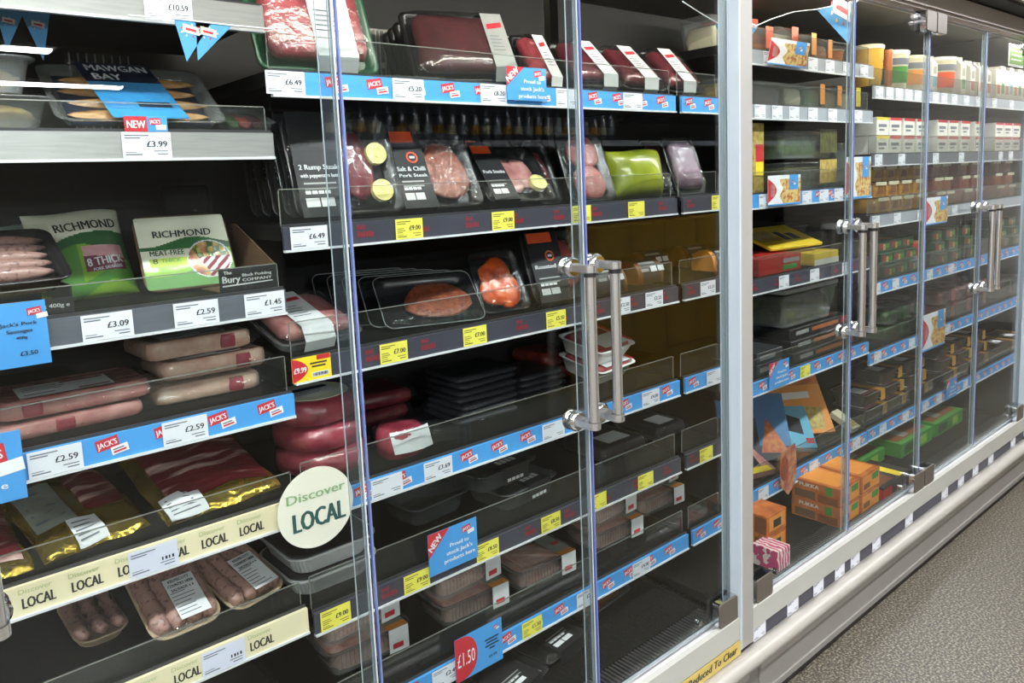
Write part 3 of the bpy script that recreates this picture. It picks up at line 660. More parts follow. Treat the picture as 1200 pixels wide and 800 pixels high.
# ------------------------------------------------------------------ product builders
def tray_mb(m, wd, d, h, mt, taper=.86, r=.018, rim=.006, cy=None, t=.0025):
    cy = d/2 if cy is None else cy
    return m.loft([rr(wd*taper, d*taper, r, 0, 4, 0, cy), rr(wd-.004, d-.004, r, h-.004, 4, 0, cy), rr(wd+2*rim, d+2*rim, r+rim, h-.002, 4, 0, cy), rr(wd+2*rim, d+2*rim, r+rim, h, 4, 0, cy),
                   rr(wd-.008, d-.008, r-.003, h-.001, 4, 0, cy), rr(wd*taper-.006, d*taper-.006, r-.003, t, 4, 0, cy)], mt)
def slab_mb(m, wd, d, h, r, mt, z0=0., cx=0., cy=None, jit=0., seed=1, n=5, e=.25):
    """rounded block; jit makes it lumpy"""
    cy = d/2 if cy is None else cy; rnd = random.Random(seed); rings = []
    for k, s in ((0, 1-e*.5), (.12, 1-e*.12), (.45, 1), (.8, 1-e*.1), (.95, 1-e*.35), (1, 1-e*.8)):
        ring = rr(wd*s, d*s, r*s, z0+h*k, n, cx, cy)
        if jit: ring = [(x+rnd.uniform(-jit, jit), y+rnd.uniform(-jit, jit), z+rnd.uniform(-jit, jit)*.5*(k > .2)) for x, y, z in ring]
        rings.append(ring)
    return m.loft(rings, mt)
def lump_mb(m, cx, cy, cz, rx, ry, rz, mt, jit=.12, seed=1, nu=14, nv=8):
    rnd = random.Random(seed); ph = [rnd.uniform(0, 6.28) for _ in range(6)]; rings = []
    for j in range(1, nv):
        b = math.pi*j/nv - math.pi/2; ring = []
        for i in range(nu):
            a = 2*math.pi*i/nu; k = 1 + jit*(math.sin(2*a+ph[0]+b*2) + .7*math.sin(3*a+ph[1]-b*3) + .5*math.sin(5*a+ph[2]+b*5))*.5
            ring.append((cx+rx*k*math.cos(a)*math.cos(b), cy+ry*k*math.sin(a)*math.cos(b), cz+rz*math.sin(b)*(1+.3*jit*math.sin(3*a+ph[3]))))
        rings.append(ring)
    return m.loft(rings, mt)
def sheet_mb(m, wd, d, z, mt, bulge=.004, cx=0., cy=None, nu=8, nv=8):
    cy = d/2 if cy is None else cy
    return m.grid(lambda i, j: (cx+(i-.5)*wd, cy+(j-.5)*d, z + bulge*math.sin(math.pi*i)*math.sin(math.pi*j)), nu, nv, mt)
def top(z, x0=0., y0=0.): return lambda p, q: (x0+p, y0+q, z)
def bars(m, fn, x, y, wd, n, mt, step=.008, t=.003, seed=0):
    rnd = random.Random(seed)
    for i in range(n):
        l = wd*rnd.uniform(.55, 1); m.poly([(x, y-i*step), (x+l, y-i*step), (x+l, y-i*step+t), (x, y-i*step+t)], fn, mt)
def shadd(fn, dz): return lambda p, q: tuple(a+b for a, b in zip(fn(p, q), (0, 0, dz)))
LOCN = {}
def loc(sh, u, y, dz=0.): z = ZT[sh]+.0015; return (X(u, z, y), y, z+dz)
def span(sh, u0, u1, y): z = ZT[sh]; return X(u1, z, y)-X(u0, z, y)

def black_sleeve_pack(label, at, wd, d, h, lean, rz=0., meat=None, title=('', ''), sl=(-.5, -.02), logo=True, orange=True, group=None, cat='meat pack', clearlid=True, extra=None):
    """black tray under clear film with a black printed card sleeve on one side"""
    t = thing('meat_pack', label, cat, at, rot=(lean, 0, rz), group=group)
    m = MB(); tray_mb(m, wd, d, h, 'black_tray'); m.build('tray', t)
    if meat: meat(t, wd, d, h)
    if clearlid:
        f = MB(); f.loft([rr(wd+.006, d+.006, .02, h+.0005, 4, 0, d/2), rr(wd-.01, d-.01, .02, h+.012, 4, 0, d/2), rr(wd-.03, d-.03, .02, h+.014, 4, 0, d/2)], 'film', False, True); f.build('film_lid', t)
    if sl:
        x0, x1 = sl[0]*wd, sl[1]*wd; zt = h+.016; s = MB(); s.box(x0, x1, -.009, d+.009, h+.0005+.0145, zt, 'black_card')
        s.box(x0, x1, -.0095, -.0085, .004, zt, 'black_card'); so = s.build('sleeve', t); p = MB(); f = top(zt+.0006); sw = x1-x0
        if title[0]: p.text(title[0], f, .012, 'label_white', x0+sw*.5, d*.44, sw*.84)
        if title[1]: p.text(title[1], f, .009, 'label_white', x0+sw*.5, d*.36, sw*.84)
        bars(p, f, x0+sw*.12, d*.29, sw*.7, 2, 'label_grey', .012, .004)
        for i in range(4): p.poly([(x0+sw*(.12+.13*i), d*.19), (x0+sw*(.23+.13*i), d*.19), (x0+sw*(.23+.13*i), d*.225), (x0+sw*(.12+.13*i), d*.225)], f, 'label_white')
        for i in range(2): p.poly([(x0+sw*(.1+.3*i), d*.06), (x0+sw*(.37+.3*i), d*.06), (x0+sw*(.37+.3*i), d*.15), (x0+sw*(.1+.3*i), d*.15)], f, 'label_white')
        if orange: p.poly([(x0+sw*.05, d*.82), (x0+sw*.8, d*.82), (x0+sw*.8, d*.97), (x0+sw*.05, d*.97)], f, 'orange')
        if logo:
            cxx, cyy = x0+sw*.62, d*.62
            for r_, mt, dz in ((.016, 'orange', 0), (.0115, 'black_card', .0004)): p.poly([(cxx+r_*math.cos(i*.524), cyy+r_*math.sin(i*.524)) for i in range(12)], shadd(f, dz), mt)
            p.poly([(cxx-.007, cyy-.003), (cxx+.007, cyy-.003), (cxx+.007, cyy+.003), (cxx-.007, cyy+.003)], shadd(f, .0008), 'label_white')
        p.build('sleeve_print', so)
    if extra: extra(t, wd, d, h)
    return t
def meat_lumps(mt, spec):
    def go(t, wd, d, h):
        for k, (cx, cy, rx, ry) in enumerate(spec): m = MB(); lump_mb(m, cx*wd, cy*d, h*.62, rx*wd, ry*d, h*.42, mt, .15, k+3, 18, 10); m.build('meat_piece', t)
    return go

# ---------------------------------------------------- shelf L1: fish
def fish_tub(label, at, wd, d, h, seed, group=None):
    t = thing('fish_tub', label, 'tub', at, group=group)
    m = MB(); tray_mb(m, wd, d, h, 'film_milky', .84, .03, .008); m.build('tub_body', t)
    for k in range(2): m = MB(); lump_mb(m, (k-.5)*wd*.4, d/2, h*.48, wd*.22, d*.36, h*.36, 'fish_pale', .2, seed+k); m.build('fillet', t)
    m = MB(); sheet_mb(m, wd, d, h+.001, 'film', .006); m.build('film_lid', t)
    return t
fish_tub('white plastic tub of pale fish fillets, lower of two in a stack', (.122, .30, ZT['L1']+.0015), .20, .17, .062, 3)
fish_tub('white plastic tub of pale fish fillets, upper of two in a stack', (.108, .30, ZT['L1']+.068), .19, .17, .062, 9)
# navy tray seen at the edge
t = thing('fish_pack', 'clear pack of smoked mackerel fillets with blue FRESH sleeve', 'fish pack', loc('L1', 172, .30), rot=(.62, 0, -.02))
m = MB(); tray_mb(m, .29, .20, .025, 'tub', .9, .02); m.build('tray', t)
m = MB(); m.box(-.125, .125, .012, .188, .004, .008, 'sleeve_navy'); m.build('pack_insert', t)
for k in range(4):
    m = MB(); y = .035+k*.043
    m.grid(lambda i, j, y=y, k=k: (-.128+.256*i+(.01 if k % 2 else 0), y+(j-.5)*.042*math.sin(math.pi*min(1, i*1.03))**.55, .012+.012*math.sin(math.pi*j)*math.sin(math.pi*i)**.5), 20, 6, 'fish'); m.build('fillet', t)
m = MB(); sheet_mb(m, .28, .19, .03, 'film', .004); m.build('film_lid', t)
s = MB(); f = lambda p, q: (p-.012+.30*(.1-q)*.4, q, .0315)
s.poly([(-.06, -.005), (.075, -.005), (.075, .13), (-.06, .13)], f, 'sleeve_sky'); s.poly([(-.06, .13), (.075, .13), (.075, .205), (-.06, .205)], f, 'sleeve_navy')
s.poly([(-.06, -.005), (.075, -.005), (.075, -.0051), (-.06, -.0051)], lambda p, q: (f(p, q)[0], f(p, q)[1], .0), 'sleeve_sky')
f2 = lambda p, q: (f(p, q)[0], q, .0320); s.text('MAWGAN', f2, .024, 'white', .01, .172, .11); s.text('BAY', f2, .024, 'white', -.018, .138, .05); s.text('FRESH', f2, .03, 'blue', .01, .085, .12)
s.poly([(-.05, .03), (-.01, .03), (-.01, .055), (-.05, .055)], f2, 'blue'); s.poly([(0, .035), (.06, .035), (.06, .055), (0, .055)], f2, 'sleeve_navy'); s.build('sleeve', t)
t = thing('fish_pack', 'clear tray of green, red and dark pieces beside the smoked mackerel', 'fish pack', loc('L1', 296, .33), rot=(.3, 0, 0))
m = MB(); tray_mb(m, .10, .16, .03, 'tub', .88, .015); m.build('tray', t)
for k in range(3): m = MB(); lump_mb(m, (k-1)*.028, .08, .016, .02, .06, .012, ('veg', 'meat_red_pack', 'beef_dark')[k], .2, k); m.build('tray_piece', t)  # one green, one red and one dark lump
m = MB(); sheet_mb(m, .10, .16, .032, 'film', .004); m.build('film_lid', t)
def comb(label, at, wd, h, rx=.0):
    """clear plastic product pusher with upright slotted ribs"""
    t = thing('product_pusher', label, 'pusher', at, rot=(rx, 0, 0))
    m = MB(); m.box(-wd/2, wd/2, .0, .002, 0, h, 'acrylic'); m.build('plate', t)
    for k in range(4):
        x = -wd/2+wd*(k+.5)/4; r = MB()
        for s in (-1, 1): r.box(x+s*.008-.0015, x+s*.008+.0015, -.006, -.0004, .012, h-.004, 'acrylic_edge')
        r.box(x-.0064, x+.0064, -.005, -.0004, h*.45, h*.53, 'acrylic_edge'); r.build('rib', t)
    b = MB(); b.box(-wd/2-.003, wd/2+.003, -.004, .004, -.006, -.0005, 'acrylic_edge'); b.build('foot', t)
comb('clear slotted pusher standing behind the smoked mackerel pack', (X(122, 1.75, .5), .5, ZT['L1']+.008), .125, .17)
comb('clear slotted pusher behind the green steak tray', (X(455, 1.85, .70), .70, ZT['M0']+.008), .115, .20)
comb('clear slotted pusher beside the dark beef joints', (X(500, 1.88, .70), .70, ZT['M0']+.008), .115, .20)

# ---------------------------------------------------- shelf L2: sausages
def bag(name, label, cat, at, wd, h, th, lean, rz, art, texts, n=70, patches=None, sag=.0):
    """stuffed pillow bag standing on its lower edge; art(p, q) names the print colour"""
    t = thing(name, label, cat, at, rot=(lean, 0, rz))
    def S(p, q, side=-1):
        e = (max(0, 1-abs(2*p)**3.0)*max(0, 1-abs(2*q-1)**4))**.6
        wob = .004*math.sin(9*q+3*p)+.003*math.sin(14*p+5*q)
        cr = .012*(1-abs(2*p)**2)*(q > .9)*0
        return (p*wd*(1-.06*math.sin(math.pi*q))+sag*q*wd, side*th*.5*e + wob*e*.4 + .0*q, h*q + .02*h*math.sin(6*p)*(q**6) + cr)
    m = MB(); vs = [S(i/n-.5, j/n) for j in range(n+1) for i in range(n+1)]; groups = {}
    for j in range(n):
        for i in range(n):
            groups.setdefault(art((i+.5)/n-.5, (j+.5)/n), []).append((j*(n+1)+i, j*(n+1)+i+1, (j+1)*(n+1)+i+1, (j+1)*(n+1)+i))
    o = 0
    for k, fs in groups.items():
        mp = {}; v2 = []; f2 = []
        for f in fs:
            g = []
            for i in f:
                if i not in mp: mp[i] = len(v2); v2.append(vs[i])
                g.append(mp[i])
            f2.append(tuple(g))
        m.add(v2, f2, k, True)
    m.grid(lambda i, j: S(.5-i, j, 1), 20, 20, art(0, .2)); m.build('bag_body', t)
    p = MB()
    for tx, x, y, hh, wl, mt, rot in texts:
        def fn(a, b, x=x, y=y, rot=rot):
            c, s = math.cos(rot), math.sin(rot); pp, qq = x+(a*c-b*s)/wd, y+(a*s+b*c)/h; r = S(pp, qq); return (r[0], r[1]-.0015, r[2])
        p.text(tx, fn, hh, mt, 0, 0, wl)
    if texts: p.build('bag_print', t)
    return t
def hills(p, q):
    if q > .985: return 'bag_green'
    if .24 < q < .53 and -.05 < p < .40:
        if q < .38+.03*math.cos(p*5): return 'bag_plum'
        return 'bag_pink'
    if q > .62+.07*math.sin(5*p+1.2)+.12*max(0, p-.1)*2: return 'bag_cream'
    if q > .46+.10*math.sin(6*p+2.0): return 'bag_green'
    if q > .22+.12*math.sin(4*p-.4): return 'bag_mid' if p < -.1 else 'bag_lime'
    return 'bag_mid' if q > .06+.08*math.sin(7*p) else 'bag_lime'
at = G(128, 349, ZT['L2']); wd = .185
bag('sausage_bag', 'green and cream RICHMOND bag of 8 thick pork sausages', 'sausage bag', (at.x-.024, at.y+.02, ZT['L2']+.004), .185, .19, .07, -.42, .14, hills,
    [('RICHMOND', .06, .72, .020, .125, 'ink', .06), ('8 THICK', .17, .31, .017, .075, 'white', .08), ('PORK SAUSAGES', .18, .255, .0065, .06, 'white', .08)])
def hills2(p, q): return 'bag_pale' if q > .7 else ('bag_teal' if q > .35+.1*math.sin(6*p) else 'bag_green')
bag('sausage_bag', 'teal and pale green sausage bag behind the thick pork sausages', 'sausage bag', (.215, .56, ZT['L2']+.004), .19, .17, .07, -.5, .25, hills2, [], 30)
bag('sausage_bag', 'dark green sausage bag tucked under the teal bag', 'sausage bag', (.03, .50, ZT['L2']+.004), .19, .12, .06, -.6, .1, lambda p, q: 'bag_green' if q < .7 else 'bag_pale', [], 30)
# meat-free tray, leaning back
a, b = G(166, 343, ZT['L2']), G(262, 334, ZT['L2'])
t = thing('sausage_tray', 'green RICHMOND meat-free sausage tray with round food picture', 'sausage tray', (.468, .42, ZT['L2']+.004), rot=(math.radians(62), 0, -.06))
W_, D_ = .182, .165; m = MB(); tray_mb(m, W_, D_, .035, 'brown_card', .88, .02, .004); m.build('tray', t)
n = 80; R0 = lambda p, q: (p*W_*(1.0-.0*q), q*D_, .0365+.003*math.sin(math.pi*q))
def mf(p, q):
    if (abs(p)-.46) > 0 and (abs(q-.5)-.46) > 0 and (abs(p)-.46)**2+(abs(q-.5)-.46)**2 > .0016: return None
    dx, dy = (p-.24)*W_, (q-.36)*D_
    r = math.hypot(dx, dy*1.05)
    if r < .046:
        if r > .043: return 'label_white'
        if dx < -.004 and math.sin(dx*120+dy*60) > -.6: return 'sauce'
        if dy > .004: return 'veg' if math.sin(dx*260)*math.sin(dy*230) > -.1 else 'pasta'
        return 'bowl_white' if math.sin((dx-dy)*300) > 0 else 'red_dull'
    if q > .63+.06*math.sin(6*p+1): return 'bag_cream'
    if .30 < q < .52 and p < .05: return 'lime_print' if q < .41 and p > -.42 else 'bag_cream'
    if q > .50: return 'bag_green'
    if q > .22+.06*math.sin(5*p): return 'bag_lime'
    return 'bag_mid'
mat('lime_print', 'bcd23a', .4, noise=.08, nscale=20)
m = MB(); vs = []; G_ = {}
for j in range(n):
    for i in range(n):
        k = mf((i+.5)/n-.5, (j+.5)/n)
        if k: G_.setdefault(k, []).append((i, j))
for k, cells in G_.items():
    mp = {}; v2 = []; f2 = []
    for i, j in cells:
        g = []
        for c in ((i, j), (i+1, j), (i+1, j+1), (i, j+1)):
            if c not in mp: mp[c] = len(v2); v2.append(R0(c[0]/n-.5, c[1]/n))
            g.append(mp[c])
        f2.append(tuple(g))
    m.add(v2, f2, k, True)
lid = m.build('printed_lid', t); p = MB(); f = top(.0405)
p.text('RICHMOND', f, .0165, 'ink', -.002, .115, .118); p.text('MEAT-FREE', f, .012, 'box_dkgreen', -.040, .074, .068); p.text('8', f, .012, 'box_dkgreen', -.066, .056, .009); p.text('THICK', f, .008, 'bag_mid', -.035, .058, .04); p.build('lid_print', lid)
# brown sausage pack + carton at the edge
t = thing('sausage_tray', 'dark film pack of brown sausages in the black carton beside the blue sausages card', 'sausage tray', (.10, .30, ZT['L2']+.034), rot=(.5, 0, .05))
m = MB(); tray_mb(m, .24, .17, .035, 'black_tray', .88, .02); m.build('tray', t)
for k in range(5): m = MB(); lump_mb(m, 0, .03+.027*k, .03, .105, .015, .015, 'sausage', .05, k, 10, 14); m.build('sausage', t)
m = MB(); sheet_mb(m, .245, .175, .045, 'film', .01); m.build('film_lid', t)
m = MB(); m.box(-.12, -.02, .10, .165, .054, .0545, 'black_card'); m.poly([(-.09, .06), (-.02, .04), (-.02, .05), (-.09, .07)], top(.056), 'label_white'); m.build('pack_label', t)
t = thing('open_carton', 'low black cardboard carton marked 7 x 400g beside the blue sausages card', 'carton', (.085, .262, ZT['L2']+.0015))
m = MB(); m.box(-.15, .13, 0, .003, 0, .03, 'black_card'); m.box(-.15, .13, .0032, .2, 0, .003, 'tan_card'); m.box(.127, .13, .0032, .2, .0032, .05, 'black_card'); m.build('carton_body', t)
m = MB(); m.box(-.12, .06, -.0015, -.0005, .014, .031, 'tan_card'); m.build('tan_flap', t); m = MB(); m.text('7 x 400g e', front(0, 0, -.001), .007, 'label_white', .098, .014, .05); m.build('carton_print', t)
# black pudding carton and pack
t = thing('open_carton', 'black cardboard carton reading The Bury Black Pudding Company', 'carton', (.522, .27, ZT['L2']+.0015))
m = MB(); m.box(-.045, .075, 0, .003, 0, .05, 'black_card'); m.box(-.045, .075, .0032, .11, 0, .003, 'brown_card'); m.add([(x, y, z) for x in (.0722, .075) for y, z in ((.0032, .0032), (.26, .0032), (.26, .13), (.2, .13), (.0032, .05))], [(0, 4, 3, 2, 1), (5, 6, 7, 8, 9), (0, 1, 6, 5), (1, 2, 7, 6), (2, 3, 8, 7), (3, 4, 9, 8), (4, 0, 5, 9)], 'brown_card'); m.build('carton_body', t)
m = MB(); f = front(0, 0, -.0008); m.text('The', f, .007, 'label_white', -.028, .037, .016); m.text('Bury', f, .014, 'label_white', -.022, .020, .036); m.text('Black Pudding', f, .006, 'label_white', .032, .030, .062); m.text('COMPANY', f, .006, 'label_white', .032, .020, .062); m.poly([(-.04, .012), (.065, .015), (.065, .017), (-.04, .015)], f, 'label_white'); m.build('carton_print', t)
t = thing('black_pudding_pack', 'clear pack with black label and union flag roundel leaning in the black pudding carton', 'meat pack', (.527, .55, ZT['L2']+.006), rot=(math.radians(72), 0, -.1))
m = MB(); slab_mb(m, .105, .22, .03, .012, 'black_tray', seed=4); m.build('pudding', t)
m = MB(); m.loft([rr(.12, .235, .01, -.002, 4, 0, .11), rr(.125, .24, .01, .018, 4, 0, .11), rr(.11, .22, .01, .036, 4, 0, .11)], 'film'); m.build('film_wrap', t)
m = MB(); f = top(.0375); f2 = top(.0381); c0 = (.01, .085)
for r_, mt, fn in ((.034, 'label_grey', f), (.031, 'black_card', f2)): m.poly([(c0[0]+r_*math.cos(i*.3142), c0[1]+r_*math.sin(i*.3142)) for i in range(20)], fn, mt)
f3 = top(.0386)
for a in (.6, 1.57, 2.54, 0): c, s = math.cos(a), math.sin(a); m.poly([(c0[0]-.024*c+.003*s, c0[1]-.024*s-.003*c), (c0[0]+.024*c+.003*s, c0[1]+.024*s-.003*c), (c0[0]+.024*c-.003*s, c0[1]+.024*s+.003*c), (c0[0]-.024*c-.003*s, c0[1]-.024*s+.003*c)], f3, 'label_grey')
m.poly([(-.04, .128), (-.005, .128), (-.005, .142), (-.04, .142)], f, 'bag_pink'); m.poly([(.012+.007*math.cos(i*.6), .135+.007*math.sin(i*.6)) for i in range(10)], f, 'label_grey'); m.poly([(0, .035), (.03, .035), (.03, .045), (0, .045)], f, 'label_white'); m.build('pack_label', t)

# ---------------------------------------------------- shelf L3: bacon
def bacon_pack(label, at, wd, d, h, rz, lab=True, mt='fat', seed=1, group=None, plum=True):
    t = thing('bacon_pack', label, 'bacon pack', at, rz, group)
    m = MB(); slab_mb(m, wd*.86, d*.86, h, .02, mt, seed=seed, jit=.002, cy=d/2, n=6, e=.1); m.build('bacon', t)
    if plum: m = MB(); slab_mb(m, .034, .02, h*.8, .006, 'gammon', z0=h*.1, cx=-wd*.43+.055*(1+seed % 3), cy=.085*d+.004, seed=seed); m.build('lean_streak', t)
    m = MB(); m.loft([rr(wd, d, .015, h*.45, 4, 0, d/2), rr(wd*.9, d*.9, .02, h*.95, 4, 0, d/2), rr(wd*.82, d*.82, .02, h+.003, 4, 0, d/2)], 'film', False, True); m.loft([rr(wd, d, .015, h*.44, 4, 0, d/2), rr(wd*.88, d*.88, .02, .0005, 4, 0, d/2)], 'film', False, False); m.build('film_wrap', t)
    if lab:
        m = MB(); f = top(h+.0048); m.poly([(-wd*.30, d*.12), (wd*.22, d*.12), (wd*.22, d*.62), (-wd*.30, d*.62)], top(h+.004), 'label_white')
        bars(m, f, -wd*.27, d*.5, wd*.3, 3, 'ink_soft', .016, .004, seed); m.poly([(-wd*.05, d*.52), (wd*.2, d*.52), (wd*.2, d*.58), (-wd*.05, d*.58)], f, 'red_dull'); m.poly([(wd*.02, d*.15), (wd*.2, d*.15), (wd*.2, d*.2), (wd*.02, d*.2)], f, 'red_dull'); bars(m, f, -wd*.27, d*.2, wd*.25, 1, 'sleeve_navy', .01, .006, seed); m.build('pack_label', t)
    return t
zl = ZT['L3']+.0015
bacon_pack('floppy streaky bacon pack lying flat under the labelled bacon pack', (.205, .30, zl), .29, .2, .028, .05, False, 'pink_meat', 1)
bacon_pack('streaky bacon pack with white label on top of the floppy pack', (.215, .305, zl+.034), .30, .2, .032, -.02, True, 'pink_meat', 3)
bacon_pack('dark plastic bacon pack lying behind the labelled streaky bacon', (.16, .53, zl), .28, .18, .05, .08, False, 'black_tray', 4, plum=False)
for k, lb in enumerate(('thick pale bacon block, lowest of the three stacked', 'thick pale bacon block, middle of the three stacked', 'thick pale bacon block with white label, topmost of the three stacked')):
    bacon_pack(lb, (.475+(-.014, .012, -.012)[k], .325+.012*k, zl+k*.0445), .255, .2, .036, .04*(k-1), k > 0, 'fat', 2+3*k)
# ---------------------------------------------------- shelf L4: gold foil bacon
def gold_pack(label, at, wd, d, rz, tilt, art, seed=1, labels=True):
    t = thing('bacon_pack', label, 'bacon pack', at, rot=(tilt, 0, rz))
    rnd = random.Random(seed); ph = [rnd.uniform(0, 6) for _ in range(4)]
    Zf = lambda p, q: .016*max(0, (1-abs(2*p)**4)*(1-abs(2*q-1)**4))**.5 + .0035*math.sin(14*p+ph[0])*math.sin(11*q+ph[1]) + .004
    m = MB(); m.grid(lambda i, j: ((i-.5)*wd+.006*math.sin(9*j+ph[2])*abs(2*i-1), j*d+.005*math.sin(8*i+ph[3])*abs(2*j-1), Zf(i-.5, j)), 36, 30, 'gold_foil')
    m.grid(lambda i, j: ((.5-i)*wd, j*d, .0015), 2, 2, 'gold_foil'); m.build('foil_pouch', t)
    x0, x1, y0, y1 = art
    m = MB(); m.grid(lambda i, j: ((x0+(x1-x0)*i)*wd, (y0+(y1-y0)*j + .06*math.sin(5*i+seed)*(j-.5))*d, Zf(x0+(x1-x0)*i, y0+(y1-y0)*j)+.003+.007*math.sin(math.pi*i)**.5*math.sin(math.pi*j)**.5), 24, 14, 'bacon_red'); m.build('bacon', t)
    if labels:
        for (a, b, c, e, mt, sd) in labels:
            m = MB(); fn = lambda p, q: (p*wd, q*d, Zf(p, q)+.0055)
            m.grid(lambda i, j: fn(a+(b-a)*i, c+(e-c)*j), 6, 6, mt, True); f2 = lambda p, q: (p*wd, q*d, Zf(p, q)+.0065)
            for r in range(5):
                qq = c+(e-c)*(.15+.16*r); m.poly([(a+(b-a)*.1, qq), (a+(b-a)*rnd.uniform(.5, .9), qq), (a+(b-a)*rnd.uniform(.5, .9), qq+(e-c)*.05), (a+(b-a)*.1, qq+(e-c)*.05)], f2, 'ink_soft')
            m.build('pack_label', t)
    return t
zl = ZT['L4']+.0015
gold_pack('gold foil pack of dark red streaky bacon with white label, beside the disc', (.462, .30, zl+.01), .25, .25, .12, .34, (-.40, .46, .16, .92), 2, [(-.47, -.16, .0, .26, 'label_white', 1)])
gold_pack('gold foil bacon pack with grey label reading Cured Bacon under the red streaky pack', (.222, .30, zl), .19, .24, .2, .32, (.05, .45, .35, .9), 5, [(-.45, -.08, .28, .85, 'label_sage', 3), (-.2, .08, -.0, .28, 'label_white', 4)])
gold_pack('gold foil pack of streaky bacon bulging at the end of the local shelf', (.01, .275, zl), .19, .26, .08, .36, (-.42, .46, .08, .92), 8, [])
# ---------------------------------------------------- shelf L5: sausage trays
def sausage_tray(label, at, wd, d, rz, tilt, lab=True, n=4, seed=1, band=True):
    t = thing('sausage_tray', label, 'sausage tray', at, rot=(tilt, 0, rz))
    m = MB(); tray_mb(m, wd, d, .022, 'tan_tray', .88, .03, .004); m.build('tray', t)
    for k in range(n):
        m = MB(); x = -wd*.36+wd*.72*k/(n-1); pts = [(x+.004*math.sin(3*j+seed+k), .016+(d-.032)*j/8, .024+.003*math.sin(j+k)) for j in range(9)]; rw = wd*.135
        m.tube([pts[0]]+pts+[pts[-1]], [rw*.25]+[rw*(.72 if j in (0, 8) else 1) for j in range(9)]+[rw*.25], 'sausage', 12); m.build('sausage', t)
    m = MB(); sheet_mb(m, wd-.004, d-.004, .024, 'film', .024, nu=10, nv=10); m.build('film_wrap', t)
    if lab:
        m = MB(); m.poly([(-wd*.12, d*.04), (wd*.33, d*.04), (wd*.33, d*.56), (-wd*.12, d*.56)], top(.048), 'label_white'); f = top(.0486)
        for i, (tx, wl) in enumerate((('KELMSCOTT', .7), ('COUNTRY HERB', .85), ('SAUSAGE x 6', .75))): m.text(tx, f, .0075, 'ink', wd*.105, d*.5-i*.0125, wd*.45*wl)
        bars(m, f, -wd*.1, d*.36, wd*.36, 7, 'ink_soft', .0095, .0022, seed); m.build('pack_label', t)
    if band: m = MB(); m.grid(lambda i, j: (-wd*.42+wd*.84*i, d*.72+d*.2*j, .0475), 4, 2, 'label_sage'); m.build('top_label', t)
zl = ZT['L5']+.0015
sausage_tray('tan tray of herb sausages with white KELMSCOTT label overhanging the shelf edge', (.358, .285, zl+.012), .135, .21, .06, .42)
sausage_tray('tan tray of herb sausages with tilted white label beside the foil trays', (.522, .325, zl+.004), .135, .2, .28, .40, seed=4)
sausage_tray('dark unlabelled sausage tray tucked beneath the overhanging herb sausages', (.228, .40, zl), .095, .18, .05, .1, False, 3, seed=7, band=False)

# ---------------------------------------------------- shelf M0: beef
def joint_pack(label, at, wd, d, h, lean, rz, mt='beef', band='label_white', bx=(.1, .45), group=None, tray='black_tray', ry=0.):
    t = thing('beef_pack', label, 'meat pack', at, rot=(lean, ry, rz), group=group)
    m = MB(); tray_mb(m, wd, d, h*.5, tray, .9, .02); m.build('tray', t)
    m = MB(); slab_mb(m, wd*.86, d*.84, h*.7, .03, mt, z0=h*.3, cy=d/2, jit=.003, seed=int(at[0]*97) % 50, n=6, e=.45); m.build('beef_joint', t)
    m = MB(); m.loft([rr(wd+.002, d+.002, .02, h*.5, 4, 0, d/2), rr(wd*.92, d*.9, .03, h*.97, 4, 0, d/2), rr(wd*.8, d*.78, .03, h*1.06, 4, 0, d/2)], 'film', False, True); m.build('film_wrap', t)
    if band:
        x0, x1 = bx[0]*wd, bx[1]*wd; s = MB(); zz = h*1.09
        s.add([(x, y, z) for x in (x0, x1) for y, z in ((-.006, .002), (-.008, h*.55), (d*.08, zz), (d*.92, zz), (d+.008, h*.55), (d+.006, .002))], [(i, 6+i, 7+i, i+1) for i in range(5)], band)
        f = top(zz+.0008); s.poly([(x0+.008, d*.66), (x1-.008, d*.7), (x1-.008, d*.78), (x0+.008, d*.74)], f, 'red'); bars(s, f, x0+.008, d*.55, (x1-x0)*.7, 5, 'ink_soft', .012, .003, 3); s.build('paper_band', t)
    return t
z0 = ZT['M0']+.003
joint_pack('green tray of bright red steak with wide white label', (.745, .30, z0), .27, .23, .045, 1.2, -.06, 'beef_bright', 'label_white', (-.05, .3), tray='green_tray')
for k, lb in enumerate(('dark film beef joint leaning, foremost of the overlapping row', 'dark film beef joint leaning, second of the overlapping row', 'dark film beef joint leaning, third of the overlapping row', 'dark film beef joint leaning, hindmost of the overlapping row')):
    joint_pack(lb, (1.17+.024*k, .335+.066*k, z0), .27, .22, .05, .98, -.30, 'beef_dark', 'label_grey' if k == 0 else None, (.28, .5))
joint_pack('bright red steak pack with white paper band beside the blue NEW card', (1.475, .36, z0), .11, .19, .045, .95, -.12, 'beef_bright', 'label_white', (.05, .4))
joint_pack('dark red joint with white paper band, nearest to the door handles', (1.632, .30, z0), .175, .2, .05, .75, -.1, 'beef', 'label_white', (.02, .34))
joint_pack('dark red joint with white paper band beside the shelf end', (1.838, .30, z0), .175, .2, .05, .75, -.08, 'beef', 'label_white', (-.1, .25))
joint_pack('dark red joint with white paper band beside the grey post', (2.04, .30, z0), .17, .2, .05, .8, -.1, 'beef', 'label_white', (-.15, .2))
joint_pack('small beef pack with white collar standing behind the bright red steak', (1.50, .50, z0), .16, .2, .05, 1.05, -.1, 'beef_dark', 'label_white', (.0, .4))
joint_pack('small beef pack with white collar standing behind the dark red joints', (1.80, .52, z0), .16, .2, .05, 1.1, -.1, 'beef_dark', 'label_white', (-.1, .3))
t = thing('plastic_insert', 'loose clear ribbed plastic insert lying beside the green steak tray', 'insert', (.985, .275, z0), -.1)
